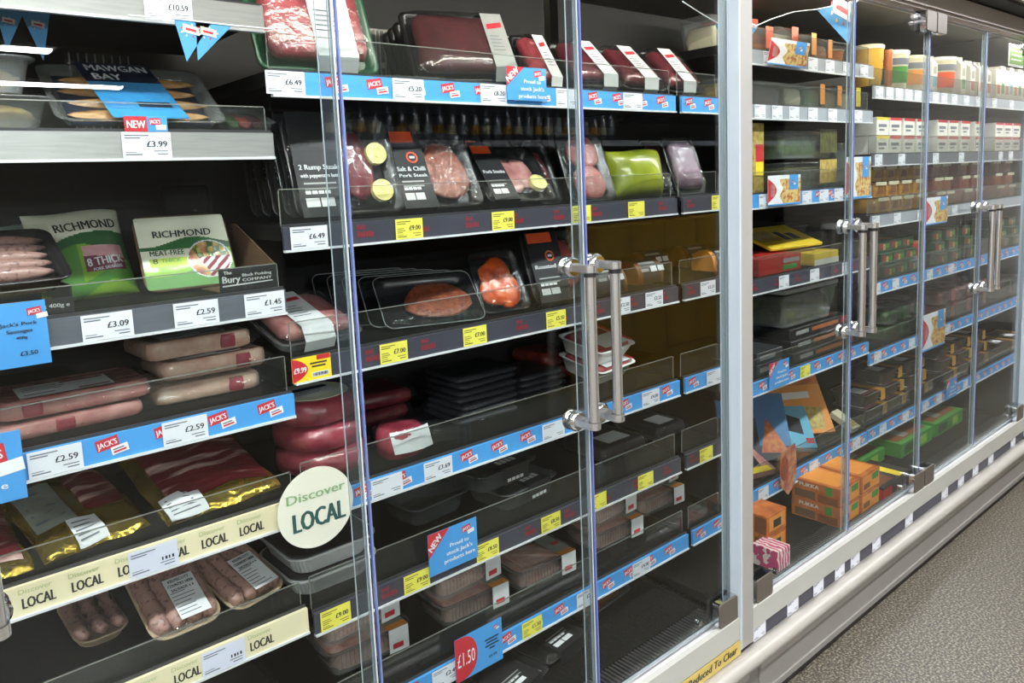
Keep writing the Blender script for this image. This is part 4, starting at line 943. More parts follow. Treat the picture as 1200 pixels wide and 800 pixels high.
for k in range(9): m = MB(); m.tube([(-.07+.0175*k, 0, .006), (-.07+.0175*k, .06, .012)], .0055, 'tub', 8); m.build('flute', t)
m = MB(); m.box(-.08, .08, .062, .07, 0, .015, 'tub'); m.build('edge_strip', t)

# ---------------------------------------------------- shelf M1: steaks
z1 = ZT['M1']+.004
def butter(*pos):
    def go(t, wd, d, h):
        for cx, cy in pos:
            m = MB(); m.loft([[(cx*wd+.026*math.cos(i*.3142), cy*d+.026*math.sin(i*.3142), z) for i in range(20)] for z in (h*.75, h+.006)], 'butter', smooth=False); m.build('butter_disc', t)
    return go
def rump(label, y, x): return black_sleeve_pack(label, (x, y, z1), .25, .225, .028, 1.25, -.08, meat_lumps('beef', [(.14, .5, .15, .40)]), ('2 Rump Steaks', 'with peppercorn butter'), (-.49, -.03), False, False, extra=butter((.34, .62), (.33, .22)))
rump('black sleeved pack of 2 Rump Steaks with two butter discs, foremost', .30, .795)
for k, lb in enumerate(('black rump steak pack directly behind the foremost one', 'black rump steak pack, third in its leaning row', 'black rump steak pack, fourth in its leaning row', 'black rump steak pack, hindmost in its leaning row')): rump(lb, .36+.062*k, .793)
salt = lambda lb, y, x: black_sleeve_pack(lb, (x, y, z1), .235, .205, .028, 1.1, -.08, meat_lumps('crumb', [(.17, .48, .26, .42)]), ('Salt & Chilli', 'Pork Steak'), (-.49, -.1))
salt('black sleeved Salt and Chilli pork pack with orange roundel, foremost', .30, 1.045); salt('black sleeved pork pack behind the salt and chilli pork', .37, 1.045)
black_sleeve_pack('lower black pork pack with one pale butter disc', (1.315, .30, z1), .215, .19, .026, .85, -.1, meat_lumps('pink_meat', [(-.02, .5, .2, .35), (.2, .55, .16, .3)]), ('Pork Steaks', ''), (-.49, -.12), False, extra=butter((.34, .3)))
black_sleeve_pack('black sleeved pack with orange header behind the butter disc pork', (1.34, .44, z1), .215, .19, .026, 1.1, -.1, meat_lumps('beef', [(.17, .5, .2, .35)]), ('', ''), (-.49, -.05), False)
def burgers(t, wd, d, h):
    for k, (cx, cy) in enumerate(((.0, .27), (.02, .72))): m = MB(); slab_mb(m, .115, .105, .02, .052, 'burger', z0=h*.55, cx=cx*wd, cy=cy*d, jit=.0015, seed=k, n=8, e=.3); m.build('beef_burger', t)
black_sleeve_pack('black tray of two round beef burgers behind the door edge', (1.585, .30, z1), .17, .21, .026, 1.2, -.06, burgers, ('', ''), None)
black_sleeve_pack('black tray of beef beside the burgers behind the door seal', (1.468, .36, z1), .08, .19, .026, 1.15, -.06, meat_lumps('beef', [(.0, .5, .35, .38)]), ('', ''), None)
bag('poultry_bag', 'rounded yellow-green plastic bag beside the burgers', 'bag', (1.83, .33, z1), .24, .155, .13, -.15, -.05, lambda p, q: 'lime_bag', [], 24)
for k, lb in enumerate(('purple pack beside the grey post behind the yellow-green bag', 'dark purple pack standing behind the post at the yellow-green bag')):
    joint_pack(lb, (2.06+.03*k, .30+.12*k, z1), .14, .2, .04, 1.2, -.05, 'purple', None)
# ---------------------------------------------------- shelf M2
z2 = ZT['M2']+.004
mat('rim_glint', '8a8d90', .25, noise=.1, nscale=30, spec=.8)
def glint_rim(t, wd, d, h): m = MB(); r = rr(wd+.013, d+.013, .024, h+.002, 5, 0, d/2); m.tube(r+[r[0]], .0016, 'rim_glint', 5); m.build('rim', t)  # painted highlight: light grey tube stands for the glint on black tray rims
joint_pack('pink gammon pack with white label below the rump steaks', (.705, .30, z2), .21, .2, .05, .35, .1, 'pink_meat', 'label_white', (-.25, .12), tray='tub')
for k, lb in enumerate(('flat black marinated meat tray at the bottom of the slipped stack', 'black marinated meat tray, second in the slipped stack', 'black marinated meat tray, third in the slipped stack', 'black marinated meat tray, fourth in the slipped stack', 'black marinated meat tray with brown meat, topmost of the slipped stack')):
    black_sleeve_pack(lb, (.97+.014*k, .545-.060*k, z2+.002), .25, .17, .02, .66, -.32, meat_lumps('crumb', [(.1, .5, .34, .4)]) if k == 4 else None, ('', ''), None if k else None, clearlid=(k == 4), extra=glint_rim)
black_sleeve_pack('black tray of bright orange marinated chicken', (1.262, .33, z2), .15, .175, .03, 1.1, -.1, meat_lumps('orange_chicken', [(-.05, .38, .36, .30), (.14, .36, .28, .32), (.06, .66, .3, .24), (-.16, .62, .2, .2)]), ('', ''), None)
black_sleeve_pack('black sleeved roast chicken pack with orange roundel beside the handles', (1.45, .30, z2), .19, .20, .028, 1.2, -.1, meat_lumps('meat_red_pack', [(.24, .5, .2, .4)]), ('Roasted &', ''), (-.49, .1))
def pate(label, x, y, z, wd=.15, d=.1, h=.075, mt='black_card2', cap='box_brown'):
    t = thing('pate_pack', label, 'meat pack', (x, y, z), -.06)
    m = MB(); m.loft([[(xx, d/2-d/2*math.cos(a), h*max(0, math.sin(a))**.6) for a in [math.pi*i/12 for i in range(13)]] for xx in (-wd/2, wd/2)], cap); m.build('loaf', t)
    m = MB(); m.loft([[(xx, d/2-(d/2+.002)*math.cos(a), (h+.002)*max(0, math.sin(a))**.6) for a in [math.pi*i/12 for i in range(13)]] for xx in (-wd/2+.02, wd/2-.015)], mt, False, False); m.build('sleeve', t)
    m = MB(); f = lambda p, q: (p, d/2-(d/2+.0032)*math.cos(q), (h+.0032)*max(0, math.sin(q))**.6)
    for i in range(2): m.add([f(p, q) for p, q in ((-.0+.035*i, .32), (.028+.035*i, .32), (.028+.035*i, .62), (-.0+.035*i, .62))], [(0, 1, 2, 3)], 'label_white')
    m.add([f(p, q) for p, q in ((-.045, .8), (.03, .8), (.03, 1.0), (-.045, 1.0))], [(0, 1, 2, 3)], 'label_grey'); m.add([f(p, q) for p, q in ((-.045, .35), (-.01, .35), (-.01, .5), (-.045, .5))], [(0, 1, 2, 3)], 'label_grey'); m.build('sleeve_print', t)
pate('black sleeved loaf pack just behind the door handles', X(715, z2, .30), .30, z2); pate('black sleeved loaf pack above the clear divider', X(765, z2, .52), .50, z2); pate('black sleeved loaf pack on the short shelf beside the post', X(815, z2, .5), .48, z2); pate('orange-tipped black loaf pack nearest the grey post', X(852, z2, .32), .32, z2, cap='orange_soft')
pate('second black loaf pack behind the handle', X(668, z2, .42)+.3, .34, z2, .12)
# ---------------------------------------------------- shelf M3
z3 = ZT['M3']+.0015
def gammon(label, x, y, z, r, h, lab=True, seed=1):
    t = thing('gammon_joint', label, 'meat joint', (x, y, z))
    m = MB(); rnd = random.Random(seed); ph = rnd.uniform(0, 6)
    m.loft([[((r*s+.004*math.sin(3*a+ph)+.002*math.sin(7*a))*math.cos(a), (r*s+.004*math.sin(3*a+ph))*math.sin(a), h*k) for a in [i*math.pi/14 for i in range(28)]] for k, s in ((0, .8), (.1, .96), (.5, 1), (.85, .97), (1, .82), (1.01, .5))], 'gammon'); m.build('joint', t)
    m = MB(); m.loft([[(r*s*math.cos(a)*(1+.02*math.sin(11*a)), r*s*math.sin(a)*(1+.02*math.sin(11*a)), h*k) for a in [i*math.pi/14 for i in range(28)]] for k, s in ((.05, 1.02), (.5, 1.05), (.9, 1.03), (1.06, .85))], 'film', False, False); m.build('film_wrap', t)
    if lab:
        m = MB(); m.loft([[(r*.8*math.cos(i*.2618), r*.8*math.sin(i*.2618), h*1.03+z_) for i in range(24)] for z_ in (0, .001)], 'bag_cream', smooth=False); f = top(h*1.03+.0018); m.poly([(-r*.6, -r*.35), (r*.45, -r*.35), (r*.45, r*.1), (-r*.6, r*.1)], f, 'label_white'); m.poly([(-r*.6, r*.12), (r*.45, r*.12), (r*.45, r*.35), (-r*.6, r*.35)], f, 'sleeve_navy'); bars(m, shadd(f, .0006), -r*.5, 0, r*.8, 3, 'ink_soft', .012, .004); m.build('round_label', t)
    return t
gx = X(378, z3, .42)
for k, lb in enumerate(('round red gammon joint, lowest in the stack', 'round red gammon joint, middle of the stack', 'round red gammon joint with cream round label, top of the stack')): gammon(lb, gx-.008*k, .41+.004*k, z3+.061*k, .108, .058, k == 2, k+2)
t = gammon('red gammon joint with white label and twisted clear wrapper tail', X(440, z3, .36)+.055, .335, z3+.004, .062, .072, False, 9)
m = MB(); m.loft([[(.055+.11*k, (.03+.035*k)*math.cos(a)*(1+.2*math.sin(5*a)), .036+(.03-.006*k)*math.sin(a)-.012*k) for a in [i*math.pi/8 for i in range(16)]] for k in (0, .35, .7, 1)], 'film', False, False); m.build('wrapper_tail', t)
m = MB(); m.grid(lambda i, j: (-.05+.11*i, -.06+.02*j-.012*math.sin(3*i), .022+.05*j), 6, 3, 'label_white'); m.build('pack_label', t)
def flat_pack(label, at, wd, d, h, rz, mt, rim='film', lab=None, group=None, name='meat_pack'):
    t = thing(name, label, 'meat pack', at, rz, group)
    m = MB(); slab_mb(m, wd*.9, d*.9, h, .02, mt, cy=d/2, jit=.002, seed=int(at[2]*311) % 90, e=.3); m.build('meat', t)
    m = MB(); m.loft([rr(wd, d, .02, h*.5, 4, 0, d/2), rr(wd*.94, d*.94, .02, h, 4, 0, d/2), rr(wd*.85, d*.85, .02, h+.003, 4, 0, d/2)], rim, False, True); m.build('film_wrap', t)
    if lab: m = MB(); m.poly([(-wd*.25, d*.15), (wd*.2, d*.15), (wd*.2, d*.5), (-wd*.25, d*.5)], top(h+.0045), lab); m.build('pack_label', t)
    return t
bx_ = X(575, z3, .38)
for k in range(7): flat_pack(('lowest', 'second', 'third', 'fourth', 'fifth', 'sixth', 'topmost')[k]+' dark flat meat pack of the black stack beside the handles', (bx_+.006*(k % 3), .37+.004*(k % 2), z3+.0195*k), .235, .2, .015, .05*((k % 3)-1), 'black_card2')
for k in range(4): flat_pack(('lowest', 'second', 'third', 'topmost')[k]+' dark flat meat pack of the further black stack', (bx_+.255, .42, z3+.0195*k), .2, .2, .015, 0, 'black_card2')
for k, lb in enumerate(('dark red flat beef pack lying under another, beside the black stack', 'dark red flat beef pack on top, beside the black stack')): flat_pack(lb, (bx_-.29, .47, z3+.03+.045*k), .22, .2, .04, .1-.2*k, 'beef')
for k, lb in enumerate(('base red meat pack behind the black stack', 'upper red meat pack behind the black stack')): flat_pack(lb, (1.665, .52, z3+.05*k), .15, .2, .045, 0, 'meat_red_pack')
for k, lb in enumerate(('white tray of red meat with red edge, lower of two between the handles', 'white tray of red meat with red edge, upper of two between the handles')):
    t = thing('meat_pack', lb, 'meat pack', (X(712, z3, .36)+.02, .34, z3+.015+.062*k), rot=(.25, 0, .15)); m = MB(); tray_mb(m, .2, .17, .05, 'white_tray', .8, .02, .006); m.build('tray', t); m = MB(); slab_mb(m, .18, .15, .02, .02, 'beef_bright', z0=.033, cy=.085, jit=.002, seed=k); m.build('meat', t); m = MB(); m.poly([(-.06, .01), (.08, .01), (.08, .09), (-.06, .09)], top(.0575), 'label_white'); m.poly([(.08, .01), (.098, .01), (.098, .16), (.08, .16)], top(.0575), 'red'); m.build('pack_label', t)
# clear shelf dividers
def divider(label, u0, v0, u1, v1, y):
    a, b = F(u0, v0, y), F(u1, v1, y); wd, h = b.x-a.x, a.z-b.z
    t = thing('shelf_divider', label, 'divider', (a.x, y, b.z)); m = MB()
    m.loft([rr2(0, wd, 0, h, .015, yy) for yy in (.002, 0)], 'acrylic'); m.build('sheet', t)
    m = MB(); pts = rr2(0, wd, 0, h, .015, .001); m.tube([pts[i] for i in range(len(pts))]+[pts[0]], .0016, 'acrylic_edge', 5); m.build('edge', t)
# ---------------------------------------------------- shelf M4
z4 = ZT['M4']+.0015
for k, lb in enumerate(('lower silver foil tray beneath the round disc', 'upper silver foil tray beneath the round disc')):
    t = thing('foil_tray', lb, 'foil tray', (X(385, z4, .36)-.0, .30, z4+.052*k)); wd, d, h = .21, .22, .042
    m = MB(); rings = []
    for zz, s in ((0, .86), (h, 1.0)):
        ring = []
        for i, (x, y, _) in enumerate(rr(wd*s, d*s, .04, 0, 14, 0, d/2)):
            k2 = 1+(.012 if i % 2 else -.004); ring.append((x*k2, d/2+(y-d/2)*k2, zz))
        rings.append(ring)
    m.loft(rings, 'silver_foil', True, False, smooth=False); m.loft([rr(wd+.016, d+.016, .045, h, 14, 0, d/2), rr(wd+.016, d+.016, .045, h+.004, 14, 0, d/2)], 'silver_foil'); m.build('tray', t)
    m = MB(); m.loft([rr(wd+.006, d+.006, .042, h+.0042, 6, 0, d/2), rr(wd, d, .04, h+.007, 6, 0, d/2)], 'black_card'); m.build('card_lid', t)
def clear_tray(label, at, wd, d, h, rz, mt='tub_dark', sleeve=True, food=None, lip=None, group=None):
    t = thing('clear_tray', label, 'tray', at, rz, group)
    m = MB(); tray_mb(m, wd, d, h, mt, .82, .025, .009); m.build('tray', t)
    r = MB()
    for i in range(14):
        x = -wd*.34+wd*.68*i/13; r.box(x-.001, x+.001, d*.055, d*.06, h*.25, h*.8, mt)
    r.build('flutes', t, kind='stuff')
    if food: m = MB(); slab_mb(m, wd*.82, d*.82, h*.72, .03, food, z0=.004, cy=d/2, jit=.005, seed=int(at[0]*200) % 40, n=7, e=.3); m.build('meat', t)
    m = MB(); sheet_mb(m, wd, d, h+.001, 'film', .004); m.build('film_lid', t)
    if sleeve:
        x0, x1 = -.12*wd, .3*wd; s = MB(); s.box(x0, x1, -.012, d*.7, h+.006, h+.0075, 'black_card'); s.box(x0, x1, -.0125, -.0112, h*.25, h+.0075, 'black_card')
        f = front(0, 0, -.0132)
        for i in range(4): s.poly([(x0+.008+i*.016, h*.38), (x0+.021+i*.016, h*.38), (x0+.021+i*.016, h*.54), (x0+.008+i*.016, h*.54)], f, 'label_white')
        for i in range(4): s.poly([(x0+.008+i*.018, .02), (x0+.022+i*.018, .02), (x0+.022+i*.018, .045), (x0+.008+i*.018, .045)], top(h+.0082), 'label_white')
        s.build('sleeve', t)
    if lip:
        x0, x1 = .2*wd, .45*wd; s = MB(); s.box(x0, x1, -.0, d*.75, h+.0062, h+.0072, 'label_sage'); s.box(x0, x1, -.0125, -.0115, h*.22, h+.0072, 'label_white'); s.poly([(x0, -.011), (x1, -.011), (x1, .012), (x0, .012)], top(h+.008), 'orange_soft'); s.poly([(x0+.01, h*.35), (x0+.04, h*.35), (x0+.04, h*.55), (x0+.01, h*.55)], front(0, 0, -.0131), 'red'); s.poly([(x0+.02, d*.3), (x0+.05, d*.3), (x0+.05, d*.4), (x0+.02, d*.4)], top(h+.008), 'red'); s.build('card_label', t)
    return t
clear_tray('empty-looking grey clear tray behind the black sleeved trays', (1.09, .42, z4), .2, .18, .055, .1, sleeve=False)
clear_tray('clear tray with black sleeve, lower of two beside the blue NEW card', (1.335, .32, z4), .22, .19, .055, .12)
clear_tray('clear tray with black sleeve, upper of two beside the blue NEW card', (1.265, .34, z4+.064), .22, .19, .055, .05)
flat_pack('dark flat pack with white label behind the handles on the dark strip shelf', (1.80, .36, z4), .24, .22, .05, .0, 'black_card2', lab='label_white'); flat_pack('dark flat pack with white label beside the grey post', (2.05, .36, z4), .18, .22, .05, .0, 'black_card2', lab='label_white')
# ---------------------------------------------------- shelf M5: chicken
z5 = ZT['M5']+.0015
CH = [(418, .36, 2, 'below the foil trays'), (540, .335, 2, 'behind the red £1.50 card'), (622, .33, 1, ''), (705, .34, 2, 'behind the lower door edge'), (757, .40, 2, 'beside the grey post')]
for u, y, n, ph in CH:
    x = X(u, z5, y+.08)
    for k in range(n):
        lb = ('clear tray of pink chicken, %s of two %s' % (('lower', 'upper')[k], ph)) if n == 2 else 'single clear tray of pink chicken beside the stack behind the £1.50 card'
        clear_tray(lb, (x-.012*k, y+.008*k, z5+.083*k), .225, .18, .072, -.05+.1*k, 'tub', False, 'chicken', True)
clear_tray('clear tray of pink chicken standing behind the single chicken tray', (X(590, z5+.05, .6), .55, z5), .2, .16, .072, .1, 'tub', False, 'chicken', True)
# ---------------------------------------------------- bottom deck of the first cabinet
zb = .2015
clear_tray('low brown meat tray lying on the bottom deck under the blue strip', (X(700, zb, .36), .30, zb), .22, .19, .03, .1, 'tub_dark', False, 'box_brown'); clear_tray('low tan tray on the bottom deck beside the post', (2.0, .36, zb), .22, .19, .035, 0, 'tub_dark', False, 'tan_card')
black_sleeve_pack('black sleeved pack lying flat on the bottom deck', (X(640, zb, .33), .22, zb), .22, .19, .03, 0, .15, None, ('', ''), (-.3, .3), False, False); black_sleeve_pack('black sleeved pack lying flat at the near end of the bottom deck', (X(585, zb, .28), .17, zb), .22, .17, .03, 0, .2, None, ('', ''), (-.3, .3), False, False)

# ================================================================== second cabinet and beyond
def carton(name, label, cat, at, wd, d, h, mt, rz=0., group=None, rx=0., face=None, topm=None, side=None):
    """printed cardboard box; face/side/top hold flat print as (x0, x1, y0, y1, material) in 0..1"""
    t = thing(name, label, cat, at, rot=(rx, 0, rz), group=group)
    m = MB(); m.loft([rr(wd-.004, d-.004, .002, 0, 1, 0, d/2), rr(wd, d, .003, .002, 1, 0, d/2), rr(wd, d, .003, h-.002, 1, 0, d/2), rr(wd-.004, d-.004, .002, h, 1, 0, d/2)], mt, smooth=False); m.build('box', t)
    p = MB(); q4 = lambda a, b, c, e: [(a, c), (b, c), (b, e), (a, e)]
    for k, (a, b, c, e, k2) in enumerate(face or ()): p.poly(q4((a-.5)*wd, (b-.5)*wd, c*h, e*h), front(0, 0, -.0006-.0003*k), k2)
    for k, (a, b, c, e, k2) in enumerate(topm or ()): p.poly(q4((a-.5)*wd, (b-.5)*wd, c*d, e*d), top(h+.0006+.0003*k), k2)
    for k, (a, b, c, e, k2) in enumerate(side or ()): p.poly(q4((1-a)*d, (1-b)*d, c*h, e*h), lambda y, z, k=k: (-wd/2-.0006-.0003*k, y, z), k2)
    if p.v: p.build('print', t)
    return t
def tub(name, label, cat, at, r, h, mt, lid, band=None, spot=None, group=None):
    t = thing(name, label, cat, at, group=group)
    ci = lambda s, z: [(r*s*math.cos(i*math.pi/10), r*s*math.sin(i*math.pi/10), z) for i in range(20)]
    m = MB(); m.loft([ci(.82, 0), ci(.99, h*.9)], mt); m.build('pot', t)
    m = MB(); m.loft([ci(1.05, h*.9), ci(1.06, h*.97), ci(.98, h)], lid); m.build('lid', t)
    if band: m = MB(); m.loft([ci(.89, h*.2), ci(.96, h*.6)], band, False, False); m.loft([ci(.975, h*.64), ci(.99, h*.8)], spot or 'ink', False, False); m.build('wrap', t)
    return t
def food_tray(label, at, wd, d, h, food, rim='tub', lab=None, rx=0., rz=0., group=None, cat='food tray', name='food_tray'):
    t = thing(name, label, cat, at, rot=(rx, 0, rz), group=group)
    m = MB(); tray_mb(m, wd, d, h, rim, .86, .02, .006); m.build('tray', t)
    m = MB(); slab_mb(m, wd*.86, d*.86, h*.8, .02, food, z0=.004, cy=d/2, jit=.004, seed=int(at[0]*131) % 71, e=.3); m.build('food', t)
    m = MB(); sheet_mb(m, wd, d, h+.002, 'film', .006); m.build('film_lid', t)
    if lab: m = MB(); m.poly([(wd*.12, d*.05), (wd*.42, d*.05), (wd*.42, d*.9), (wd*.12, d*.9)], top(h+.0095), lab); m.box(wd*.12, wd*.42, -.009, -.008, h*.2, h+.0095, lab); m.build('label_band', t)
    return t
# ---- Ra
z = ZT['Ra']+.0015
for k, (x, y, wd, h, mt, lb) in enumerate(((2.30, .30, .14, .10, 'orange', 'beside the grey post'), (2.62, .48, .34, .17, 'orange', 'with clear window, standing tallest'), (2.47, .28, .16, .085, 'orange', 'behind the tilted card'), (2.65, .28, .15, .1, 'orange', 'in front of the windowed one'), (2.80, .28, .12, .09, 'orange_soft', 'with yellow-orange end'), (2.93, .28, .11, .075, 'orange_soft', 'next to the yellow-orange one'))):
    food_tray('clear dip carton with orange printed end '+lb, (x, y, z), wd, .15, h, ('tub_cream', 'box_brown', 'tub_rust')[k % 3], 'tub', mt, cat='carton', name='dip_carton')
tub('dip_pot', 'grey lidded pot beside the orange dip cartons', 'pot', (3.08, .33, z), .05, .06, 'tub_rust', 'label_grey'); carton('dip_carton', 'small olive green carton behind the orange dip cartons', 'carton', (2.96, .55, z), .18, .1, .12, 'olive')
# ---- Rb
z = ZT['Rb']+.0015
for k, (x, wd, fd, lab, lb) in enumerate(((2.28, .12, 'pasta', 'label_white', 'clear tray of pale pasta salad beside the grey post'), (2.50, .26, 'salad_dark', None, 'long clear tray of dark beetroot salad'), (2.715, .13, 'tub_cream', None, 'clear tray of creamy salad beside the beetroot'), (2.86, .12, 'veg', 'orange_soft', 'clear tray of pale green salad with orange band'), (3.0, .12, 'pasta', 'orange_soft', 'clear salad tray with orange end behind the door edge'), (3.16, .13, 'tub_cream', 'yellow_hot', 'clear salad tray with bright yellow end'))):
    food_tray(lb, (x, .275, z), wd, .16, .085, fd, 'tub', lab)
# ---- Rc
z = ZT['Rc']+.0015
for k, lb in enumerate(('clear tray of green vegetables, lowest of its stack', 'clear tray of green vegetables with printed card, top of its stack')):
    food_tray(lb, (X(938, z, .34)-.03, .28, z+.12*k), .46, .2, .105, ('olive', 'veg')[k], 'tub', ('pasta', 'olive')[k])
carton('pasta_box', 'narrow yellow box with red spot standing beside the grey post', 'carton', (X(890, z, .28)-.02, .27, z), .07, .12, .25, 'pasta', face=[(.2, .9, .45, .7, 'red'), (.2, .9, .25, .45, 'yellow_hot')])
food_tray('clear tray of dark greens standing beside the vegetable stack', (3.15, .30, z), .12, .18, .18, 'box_dkgreen', 'tub')
# ---- Rd
z = ZT['Rd']+.0015
carton('meal_box', 'red box with green oval print below the yellow fajita pack', 'carton', (X(908, z, .29), .265, z), .30, .2, .065, 'box_red', face=[(.55, .95, .55, .8, 'label_grey'), (.55, .9, .15, .45, 'box_green')])
carton('meal_box', 'yellow fajita meal pack tilted on the red box', 'carton', (X(938, z, .30)+.03, .33, z+.070), .34, .2, .012, 'box_yellow', rx=.35, rz=-.1, topm=[(.02, .45, .3, .8, 'pasta'), (.5, .62, .3, .7, 'ink'), (.66, .8, .3, .6, 'ink')])
carton('meal_box', 'flat yellow box beneath the tilted fajita pack', 'carton', (X(962, z, .29), .265, z), .20, .2, .05, 'box_yellow', face=[(0, 1, 0, .45, 'carton_white')])
for k, lb in enumerate(('white rimmed bowl of dark red stew at the back above the red box', 'white rimmed bowl of dark red stew stacked above the other bowl')):
    food_tray(lb, (X(930, z, .5), .535, z+.001+.07*k), .42, .18, .06, 'meat_red_pack', 'tub')
# ---- Re
z = ZT['Re']+.0015
for k in range(3): carton('meal_box', ('lowest', 'middle', 'topmost')[k]+' flat black ready meal box with rust lettering', 'carton', (X(952, z, .32)+.02*k, .265+.02*k, z+.042*k), .5, .2, .04, 'black_card', face=[(.1, .3, .3, .7, 'label_grey'), (.35, .8, .3, .7, 'tub_rust'), (.85, .97, .2, .9, 'red')], topm=[(.1, .9, .2, .8, 'box_brown')])
for k in range(2): carton('meal_box', ('lower', 'upper')[k]+' flat black ready meal box beside the grey post', 'carton', (X(893, z, .3), .265, z+.045*k), .18, .2, .043, 'black_card2', face=[(.1, .7, .3, .7, 'label_grey')])
tub_ = food_tray('big clear tub of olives with grey lid', (X(935, z, .36), .30, z+.135), .44, .22, .13, 'olive', 'tub'); m = MB(); m.loft([rr(.456, .236, .03, .140, 4, 0, .11), rr(.456, .236, .03, .155, 4, 0, .11)], 'label_grey'); m.build('lid', tub_)
# ---- Rf: pizzas
z = ZT['Rf']+.004
def pizza(label, at, wd, d, rx, rz, mt, art, name='pizza_pack'):
    t = thing(name, label, 'pizza', at, rot=(rx, 0, rz)); h = .025
    m = MB(); m.box(-wd/2, wd/2, 0, d, 0, h, mt); m.build('box', t); p = MB(); f = top(h+.0006); f2 = top(h+.0010)
    for poly, k in art: p.poly([((a-.5)*wd, b*d) for a, b in poly], f if k not in ('pizza', 'label_white') else f2, k)
    p.build('print', t); return t
q4 = lambda a, b, c, e: [(a, c), (b, c), (b, e), (a, e)]
pizza('navy and blue pizza box leaning beside the grey post', (2.61, .38, z), .28, .3, .8, -.8, 'box_navy', [(q4(.0, 1, .62, 1), 'box_blue'), (q4(.55, 1, .2, .62), 'box_blue'), ([(.56, .1), (.96, .1), (.7, .62)], 'pizza'), (q4(.06, .12, .05, .6), 'label_grey'), (q4(.18, .23, .05, .55), 'label_grey'), (q4(.3, .36, .05, .58), 'label_grey')])
pizza('sky blue pizza box with black window in front of the navy one', (2.79, .33, z), .26, .24, .5, -.8, 'box_sky', [([(.06, .2), (.46, .1), (.22, .8)], 'pizza'), ([(.5, .45), (.85, .3), (.86, .68), (.55, .85)], 'black_card2'), (q4(.02, .5, 0, .1), 'yellow_hot'), ([(.86, .1), (.98, .1), (.98, .22), (.86, .22)], 'red')])
pizza('orange cheese pizza box behind the sky blue one', (3.03, .40, z), .26, .32, .9, -.55, 'orange_soft', [(q4(0, 1, .72, 1), 'box_orange'), (q4(.1, .75, .52, .62), 'carton_white'), ([(.3, .08), (.85, .05), (.9, .36), (.5, .42)], 'pasta'), (q4(.0, .25, .0, .2), 'yellow_hot')])
pizza('cream triangle sandwich box at the end of the pizzas', (3.222, .27, z), .06, .12, .5, 0, 'tub_cream', [(q4(.1, .9, .1, .4), 'pasta')], 'sandwich_box')
pizza('salmon pink pizza box with black window beside the grey post', (2.475, .275, z), .15, .15, .3, -.3, 'pink_meat', [([(.1, .3), (.7, .2), (.8, .7), (.3, .8)], 'black_card'), (q4(.1, .9, 0, .2), 'yellow_hot')])
a = F(924, 552, .215); m = MB(); pts = [(-.055, .09), (.05, .1), (.062, .02), (.05, -.06), (.0, -.095), (-.05, -.05), (-.06, .02)]
vs = [(x, y, zz) for y in (0, .002) for x, zz in pts]; n = 7; m.add(vs, [tuple(range(n))[::-1], tuple(range(n, 2*n))]+[(i, (i+1) % n, n+(i+1) % n, n+i) for i in range(n)], 'salami')
m.poly([(-.03+.03*math.cos(i*.524), .02+.05*math.sin(i*.524)) for i in range(12)], lambda p, q: (p, -.0006, q), 'meat_red_pack'); m.build('picture_card', None, (a.x, .215, a.z), label='pizza shaped picture card hanging on the strip below the pizzas', category='sign')
# ---- bottom deck
zb = .2015
for c in range(2):
    for k in range(2):
        o = carton('pie_box', 'orange brown PUKKA pie box, %s of the %s stack' % (('lower', 'upper')[k], ('front', 'rear')[c]), 'carton', (2.745+.175*c, .062, zb+.0775*k), .165, .2, .076, 'box_orange', rz=.02, face=[(.05, .95, .1, .9, 'orange_soft'), (.1, .45, .2, .5, 'box_brown'), (.55, .9, .5, .85, 'box_green')], side=[(.02, .98, .6, .97, 'tub_rust'), (.08, .5, .08, .5, 'brown_card'), (.7, .84, .5, .95, 'box_green'), (.56, .95, .05, .45, 'box_brown')], topm=[(.1, .9, .1, .9, 'orange_soft')])
        m = MB(); m.text('PUKKA', lambda p, q: (-.0855, .125-p, q), .015, 'carton_white', 0, .053, .08); m.build('brand_print', o)
for k in range(2): carton('pie_box', ('lower', 'upper')[k]+' brown pie box with black square beside the grey post', 'carton', (2.33, .13, zb+.0765*k), .13, .16, .075, 'box_orange', rz=0, face=[(.1, .9, .2, .9, 'orange_soft'), (.3, .7, .3, .7, 'black_card')], side=[(.2, .62, .12, .7, 'black_card'), (.3, .52, .25, .55, 'label_white'), (.25, .6, .78, .92, 'carton_white'), (.7, .98, .1, .9, 'box_brown')])
carton('dessert_box', 'pink and cream striped box at the foot of the grey post', 'carton', (2.24, .05, zb), .08, .10, .075, 'box_pink', rz=0)
carton('meal_box', 'black box with yellow band and red front beside the pie boxes', 'carton', (3.17, .06, zb), .28, .18, .05, 'black_card', side=[(.0, 1, 0, .8, 'box_red'), (.1, .4, .15, .7, 'carton_white')], face=[(0, .3, 0, .8, 'box_red')], topm=[(.0, .5, .1, .9, 'box_brown'), (.62, .8, .05, .95, 'yellow_hot')])
